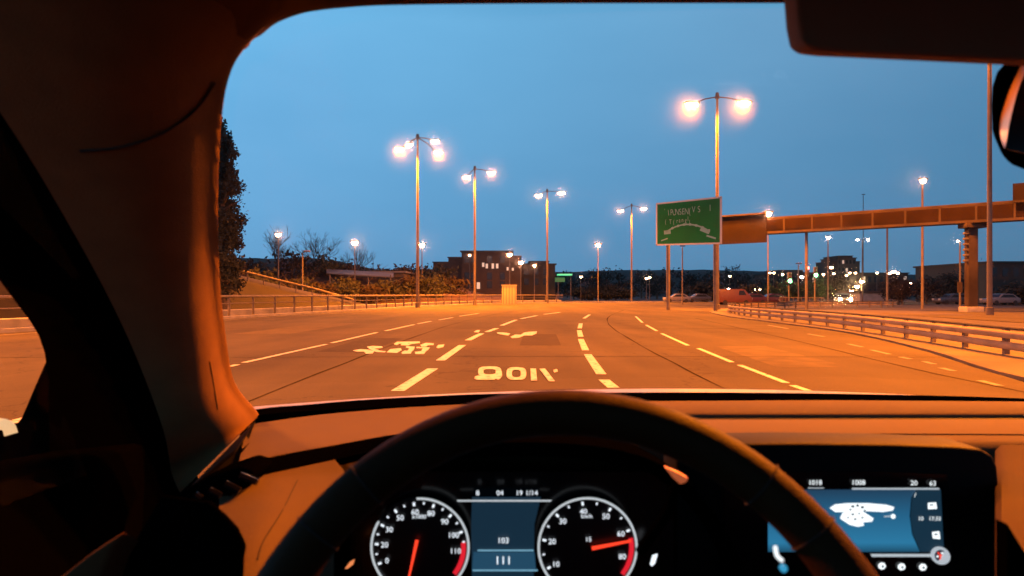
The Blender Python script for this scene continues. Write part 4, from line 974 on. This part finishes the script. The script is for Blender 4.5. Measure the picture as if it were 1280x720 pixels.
def dial(name, cx, cy, rx, arcs, nums, na, nb, needle, red, small=None, bar=True):
    root = MB(); 
    pts = [C(cx + rx * math.cos(2*math.pi*k/48), cy + rx * math.sin(2*math.pi*k/48), .001) for k in range(48)]
    root.prism(pts, (0, .004, 0)); d_ = root.build(name, face, bin_o)
    for a0, a1 in arcs:
        rg_ = MB(); arc(rg_, cx, cy, rx - 2.2, rx + .6, a0, a1); rg_.build('dial_ring', INKD, d_)
    tk = MB(); n = (len(nums) - 1) * 2
    for i in range(n + 1):
        a = R(na + (nb - na) * i / n); r0 = rx - (9.5 if i % 2 == 0 else 8); r1 = rx - 5
        s_ = Vector((math.cos(a), math.sin(a))) * (1.3 if i % 2 == 0 else .9)
        p0 = Vector((cx + r0 * math.sin(a), cy - r0 * math.cos(a))); p1 = Vector((cx + r1 * math.sin(a), cy - r1 * math.cos(a)))
        tk.poly([C(*(p0 - s_), .004), C(*(p0 + s_), .004), C(*(p1 + s_), .004), C(*(p1 - s_), .004)])
    tk.build('tick_ring', INK, d_)
    for i, s in enumerate(nums):
        a = R(na + (nb - na) * i / (len(nums) - 1)); r = rx - 17
        t = text_mb(s, 9.5 * PX, C(cx + r * math.sin(a), cy - r * math.cos(a) + .5, .0045), X_, Z_); t.build('numeral', INK, d_)
    if bar: 
        b_ = text_mb('km/h' if name == 'speed_dial' else 'x1000', 7 * PX, C(cx - 1, cy - rx + 23.5, .0045), X_, Z_); b_.build('unit_mark', INK, d_)
    if red:
        z_ = MB(); arc(z_, cx, cy, rx - 10, rx - 4, *red, n=16, dy=.0042); z_.build('red_zone', REDZ, d_)
    nd = MB(); (x0, y0), (x1, y1) = needle; t = Vector((x1 - x0, y1 - y0)).normalized(); s_ = Vector((-t.y, t.x))
    q = [Vector((x0, y0)) + s_ * 2.0, Vector((x1, y1)) + s_ * 1.0, Vector((x1, y1)) - s_ * 1.0, Vector((x0, y0)) - s_ * 2.0]
    nd.prism([C(*v, .008) for v in q], (0, .002, 0)); nd.build('needle', NEED, d_)
    if small: text_mb(small[0], 8 * PX, C(small[1], small[2], .0045), X_, Z_).build('numeral', INK, d_)
    return d_
dial('rev_dial', 525, 684, 61.5, ((-140, -58), (-4, 150)), ['0', '20', '30', '50', '60', '80', '90', '100', '110', '120', '130'][:9], -112, 96, ((521, 676), (511, 722)), (84, 128))
dial('speed_dial', 734.5, 684, 62, ((-150, 150),), ['10', '20', '30', '40', '50', '60', '80'], -118, 105, ((740, 686), (789, 676.5)), (78, 128), ('15', 735.5, 674.5))
ob = MB(); ob.prism([C(590, 622, .001), C(676, 622, .001), C(668, 655, .001), C(667, 725, .001), C(590, 725, .001), C(589, 655, .001)], (0, .002, 0)); lcd = ob.build('cluster_display', LCDB, bin_o)
ln = MB(); 
for y0, x0, x1 in ((626, 571, 690),): ln.poly([C(x0, y0 - 1, .004), C(x1, y0 - 1, .004), C(x1 - 2, y0 + 1, .004), C(x0 + 1, y0 + 1, .004)])
ln.build('divider', INKD, lcd)
for y0, x0, x1 in ((688, 597, 667), (713, 591, 672)):
    ln = MB(); ln.poly([C(x0, y0 - .9, .004), C(x1, y0 - .9, .004), C(x1, y0 + .9, .004), C(x0, y0 + .9, .004)]); ln.build('divider', LINEB, lcd)
pb_ = MB(); pb_.poly([C(592, 690, .003), C(668, 690, .003), C(670, 712, .003), C(590, 712, .003)]); pb_.build('lit_panel', emis('cluster_blue', (.03, .12, .22), .55, (.01, .01, .01)), lcd)
for s, x, y, sz in (('8', 597, 616.5, 8), ('04', 625, 616.5, 8), ('19', 649, 616.5, 8), ('1/14', 664.5, 616.5, 8), ('103', 629, 676, 9), ('111', 629, 701, 13)):
    text_mb(s, sz * PX * 1.1, C(x, y, .0045), X_, Z_).build('numeral', INK, lcd)
# amber turn tell tale, and a glowing mark painting in a white glint
AMB = emis('amber_mark', (1, .30, .10), .9, (.4, .1, .03))
MB().prism([C(431, 711, .03), C(437, 703, .03), C(443, 700, .03), C(441, 706, .03), C(434, 711, .03)], (0, .002, 0)).build('indicator_and_glint', AMB, bin_o)
MB().prism([C(813, 706, .02), C(816, 695, .02), C(822, 693, .02), C(819, 704, .02), C(815, 708, .02)], (0, .002, 0)).build('indicator_and_glint', INK, bin_o)

# --- centre screen
YS_ = .68
def S(px, py, dy=0.0): return P(px, py, YS_ - dy)
ol = [(845,556),(1000,554.5),(1120,556),(1200,559),(1228,562),(1242,570),(1248,584),(1250,610),(1253,660),(1258,800),(845,800)]
hs_ = MB(); hs_.prism([S(*p) for p in ol], (0, .06, 0)); scr = hs_.build('screen_housing', BLKP, car_root, bevel=.004)
gp = MB(); gp.prism([S(*p, .0015) for p in ((905,590),(1100,590),(1184,593),(1190,640),(1197,800),(905,800))], (0, .002, 0)); gp.build('display_glass', BLKG, scr)
def scr_mat(name, c, s): return emis(name, c, s, (.01, .01, .01))
m = bpy.data.materials.new('screen_blue'); m.use_nodes = True; n = m.node_tree; b = n.nodes['Principled BSDF']; b.inputs['Base Color'].default_value = (.01, .01, .01, 1); b.inputs['Roughness'].default_value = .3
tc = n.nodes.new('ShaderNodeTexCoord'); sx = n.nodes.new('ShaderNodeSeparateXYZ'); n.links.new(tc.outputs['Generated'], sx.inputs[0])
rp = n.nodes.new('ShaderNodeValToRGB'); rp.color_ramp.elements[0].color = (.012, .07, .13, 1); rp.color_ramp.elements[1].color = (.015, .05, .10, 1)
e1 = rp.color_ramp.elements.new(.15); e1.color = (.025, .19, .36, 1); e1 = rp.color_ramp.elements.new(.6); e1.color = (.018, .12, .24, 1)
n.links.new(sx.outputs['Z'], rp.inputs[0]); n.links.new(rp.outputs[0], b.inputs['Emission Color']); b.inputs['Emission Strength'].default_value = 1.0
dp = MB(); dp.poly([S(*p, .002) for p in ((960,612),(1146,612),(1139,622),(1137,645),(1140,668),(1150,690),(960,690))]); dp.build('display_picture', m, scr)
sd_ = MB(); sd_.poly([S(*p, .0025) for p in ((1147,612),(1176,612),(1180,690),(1151,690),(1141,668),(1138,645),(1140,622))]); sd_.build('side_menu', scr_mat('screen_navy', (.008, .03, .055), 1), scr)
def sp(name, pts, m_, dy=.003): mb = MB(); mb.poly([S(*p, dy) for p in pts]); return mb.build(name, m_, scr)
SW = scr_mat('screen_white', (.9, .97, 1), 1.3); SG_ = scr_mat('screen_line', (.6, .68, .74), .8); SK = scr_mat('screen_dark', (.01, .02, .04), 1)
sp('divider', ((1065,610),(1174,610),(1174,612),(1065,612)), SG_); sp('divider', ((1010,609.6),(1030,609.6),(1030,610.6),(1010,610.6)), SG_)
sp('divider', ((1088,692.5),(1164,692.5),(1164,696),(1090,696)), SG_)
sp('car_picture', ((1037,635),(1044,630.5),(1060,629),(1085,629),(1108,631),(1118,634),(1116,638),(1104,640),(1085,639),(1060,640),(1044,640)), SW)
sp('car_picture', ((1053,641),(1066,638),(1080,640),(1092,648),(1090,652),(1079,653),(1080,657),(1072,658.5),(1062,656),(1050,648)), SW)
def disc(name, cx, cy, r, m_, dy, ry=None, n_=20): return sp(name, [(cx + r*math.cos(2*math.pi*k/n_), cy + (ry or r)*math.sin(2*math.pi*k/n_)) for k in range(n_)], m_, dy)
for x, y, r_ in ((1066,633,2.2),(1072,632,2),(1078,634,2.2),(1063,637,1.6),(1081,638,1.6),(1066,643,1.8),(1074,642,1.4),(1069,649,1.8),(1078,647,1.6),(1060,647,1.4)): disc('picture_spot', x, y, r_, SK, .0035, r_ * .7)
disc('picture_mark', 1116.5, 645.5, 3, SW, .0035); sp('picture_mark', ((1105,645),(1113,644.5),(1113,646),(1105,646.5)), SG_, .0035)
XS = YS_ / F
def stx(s, x, y, sz): text_mb(s, sz * XS * 1.15, S(x, y, .004), X_, Z_).build('screen_text', SW, scr)
stx('1018', 1019, 603.5, 7.5); stx('1008', 1073, 603.5, 7.5); stx('20', 1142.5, 604, 7.5); stx('63', 1166, 604.5, 7.5); stx('10', 1151, 648.5, 6); stx('17:33', 1168.5, 648.5, 6); stx('/', 1144, 619, 7)
sp('screen_icon', ((1160,628.5),(1170,628),(1171.5,636),(1160,636.5)), SW); sp('screen_icon', ((1165,665),(1174,664),(1175.5,674),(1166,673)), SW)
sp('icon_gap', ((1162,630.5),(1167,630.5),(1167,632),(1162,632)), SK, .0036); sp('icon_gap', ((1168,667),(1172,667),(1172,669),(1168,669)), SK, .0036)
for x, y in ((1102.5,707.5),(1127,708.5),(1153.5,709)): disc('screen_icon', x, y, 5, SW, .0035, 4.6, 7); disc('icon_gap', x + 1, y + .6, 1.6, SK, .0038)
kn = MB(); kn.tube([S(1175.5, 694.5, -.002), S(1175.5, 694.5, .008)], 10.5 * XS, 28); kno = kn.build('knob', mat('knob_white', (.6, .6, .6), .4, emit=(.8, .88, .95), estr=.55), scr, bevel=.0008)
disc('knob_face', 1175.5, 694.5, 7.3, SK, .0085); 
for k in range(5):
    a = 2*math.pi*k/5 + .3; disc('knob_mark', 1175.5 + 3.8*math.cos(a), 694.5 + 3.8*math.sin(a), 1.3, NEED if k % 2 else SW, .009)
disc('knob_mark', 1175.5, 694.5, 1.8, NEED, .009)
# dashboard shelf beside the screen, its shade painted in as a darker brown
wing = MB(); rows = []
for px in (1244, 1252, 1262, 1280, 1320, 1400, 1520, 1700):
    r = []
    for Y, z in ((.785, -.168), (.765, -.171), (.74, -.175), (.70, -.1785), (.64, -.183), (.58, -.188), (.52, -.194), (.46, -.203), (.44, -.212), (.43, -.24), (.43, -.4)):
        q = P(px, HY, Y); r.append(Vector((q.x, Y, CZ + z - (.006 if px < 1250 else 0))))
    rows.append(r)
wing.loft(rows); wing.build('dash_shelf', mat('fascia_shaded', (.055, .03, .018), .85, var=.06, scale=8, bump=.1, bscale=1400, spec=.15), dash_o, smooth=True, angle=50)
MB().prism([P(1259,655,.425), P(1287,700,.425), P(1287,800,.425), P(1259,800,.425)], (0, .01, 0)).build('centre_stack', DOORB, car_root)

# --- steering wheel
wc = Vector((.030, .352, CZ - .2285)); RW = .1735; TI = R(25)
wu = Vector((0, math.sin(TI), math.cos(TI))); wx = Vector((1, 0, 0)); wn = wx.cross(wu)
def W(a, r, h=0): return wc + wx * (r * math.sin(a)) + wu * (r * math.cos(a)) + wn * h
wroot = empty('steering_wheel', tuple(wc - Vector((CX, 0, 0)))); wroot.parent = car_root
rim = MB(); rows = []
for i in range(96):
    a = 2 * math.pi * i / 96; k = 1 + .10 * math.exp(-((abs(a - math.pi) - 1.9) / .22) ** 2)
    rows.append([W(a, RW + .0135 * k * math.cos(t), .0155 * k * math.sin(t)) for t in [2*math.pi*j/20 for j in range(20)]])
rows.append(rows[0]); rim.loft(rows, True); rim_o = rim.build('rim', LEATH, wroot, smooth=True, angle=80)
for a in (-.93, -.72, .93, .72):
    MB().tube([W(R(0) + a, RW + .0141 * math.cos(t), .0161 * math.sin(t)) for t in [2*math.pi*j/24 for j in range(25)]], .0007, 5).build('stitching', SEAM, rim_o)
for s in (-1, 1):
    sp_ = MB(); rows = []
    for t in range(8):
        r = .05 + (.178 - .05) * t / 7; hw = .036 - .012 * math.sin(math.pi * t / 7)
        rows.append([W(s * R(96), r, 0) + wu * (hw * math.cos(q)) + wn * (.012 * math.sin(q)) + wu * .008 for q in [2*math.pi*j/16 for j in range(16)]])
    sp_.loft(rows, True); so = sp_.build('spoke', BLKP, wroot, smooth=True)
lsp = MB(); lsp.loft([[W(R(180), r, 0) + wx * (.02 * math.cos(q)) + wn * (.01 * math.sin(q)) for q in [2*math.pi*j/12 for j in range(12)]] for r in (.05, .10, .178)], True); lsp.build('spoke', BLKP, wroot, smooth=True)
hub = MB(); hub.loft([[W(2*math.pi*j/32, r, h) for j in range(32)] for r, h in ((.001, .03), (.04, .028), (.062, .018), (.07, .0), (.06, -.03))], True); hub.build('hub', BLKP, wroot, smooth=True)
# buttons of the right spoke seen beside the rim
btn = [P(969,683,.36), P(971,694,.36), P(978,701,.36)]
MB().tube(smooth_path(btn, 3), .0010, 6).build('spoke_button', SW, wroot)
MB().prism([P(980 + 4.5*math.cos(a), 711 + 5*math.sin(a), .36) for a in [2*math.pi*k/12 for k in range(12)]], (0, .002, 0)).build('spoke_button', scr_mat('button_blue', (.05, .4, .7), .8), wroot)
# right column stalk; its glowing orange tip paints in a lamp light glint
for s, q in ((1, [(800,690,.50), (835,640,.49), (846,602,.485)]),):
    MB().tube([P(*a) for a in q], [.004, .004, .003], 8).build('column_stalk', DOORB, car_root, smooth=True)
MB().prism([P(831,584,.475), P(847,590,.475), P(861,598,.475), P(858,603,.475), P(851,606,.475), P(842,598,.475)], (.0, .006, 0)).build('stalk_glint', mat('stalk_tip_glint', (.75, .25, .1), .4, emit=(1, .2, .06), estr=.35), car_root, bevel=.001)

# --- sun visor and rear-view mirror
vz = MB(); vz.prism([P(*p, Y) for *p, Y in ((1000,-60,.43),(996,-10,.42),(999,30,.415),(1004,52,.41),(1014,61,.41),(1040,64,.41),(1150,69,.41),(1280,75,.41),(1500,88,.41),(1700,95,.41),(1700,-70,.44))], (0, .022, .004))
VIS = mat('visor_cloth', (.34, .15, .08), .9, var=.06, scale=12, bump=.12, bscale=900, spec=.15)
vis = vz.build('sun_visor', VIS, car_root, bevel=.0095, seg=5)
mo = [(1237.5,130),(1239,105),(1245,86),(1256,74),(1272,68),(1300,64),(1420,70),(1450,130),(1440,200),(1300,204),(1280,199),(1260,191),(1246,182),(1239,160)]
mm = MB(); mm.prism([P(*p, .50) for p in mo], (.036, .045, -.002)); mir = mm.build('rear_view_mirror', DOORB, car_root, bevel=.010, seg=4)
cl_ = [(1284,72),(1272,86),(1262,106),(1255,130),(1250,154),(1250.5,172),(1256,186)]
cr_r = [(1292,78),(1283,94),(1275,114),(1269,136),(1264,158),(1261.5,174),(1259,185)]
mb = MB(); mb.loft([[P(q.x, q.y, .499) for q in smooth_path([(x, y, 0) for x, y in cl_], 4)], [P(q.x - 3.0, q.y, .486) for q in smooth_path([(x, y, 0) for x, y in cr_r], 4)]])
mb.build('mirror_bezel', mat('bezel_lamp_reflection', (.85, .5, .28), .3, 1.0), mir, smooth=True)  # orange metal tint paints in the reflected street light
MB().prism([P(*p,   .4865) for p in ((1290,80),(1280,94),(1272,114),(1266,136),(1261,158),(1258.5,176),(1260,187),(1300,196),(1430,194),(1440,130),(1412,78))], (0, .0006, 0)).build('mirror_glass', BLKG, mir)
MB().tube([P(1350,70,.53), P(1360,0,.56), P(1360,-40,.54)], .012, 10).build('mirror_stem', BLKP, mir, smooth=True)
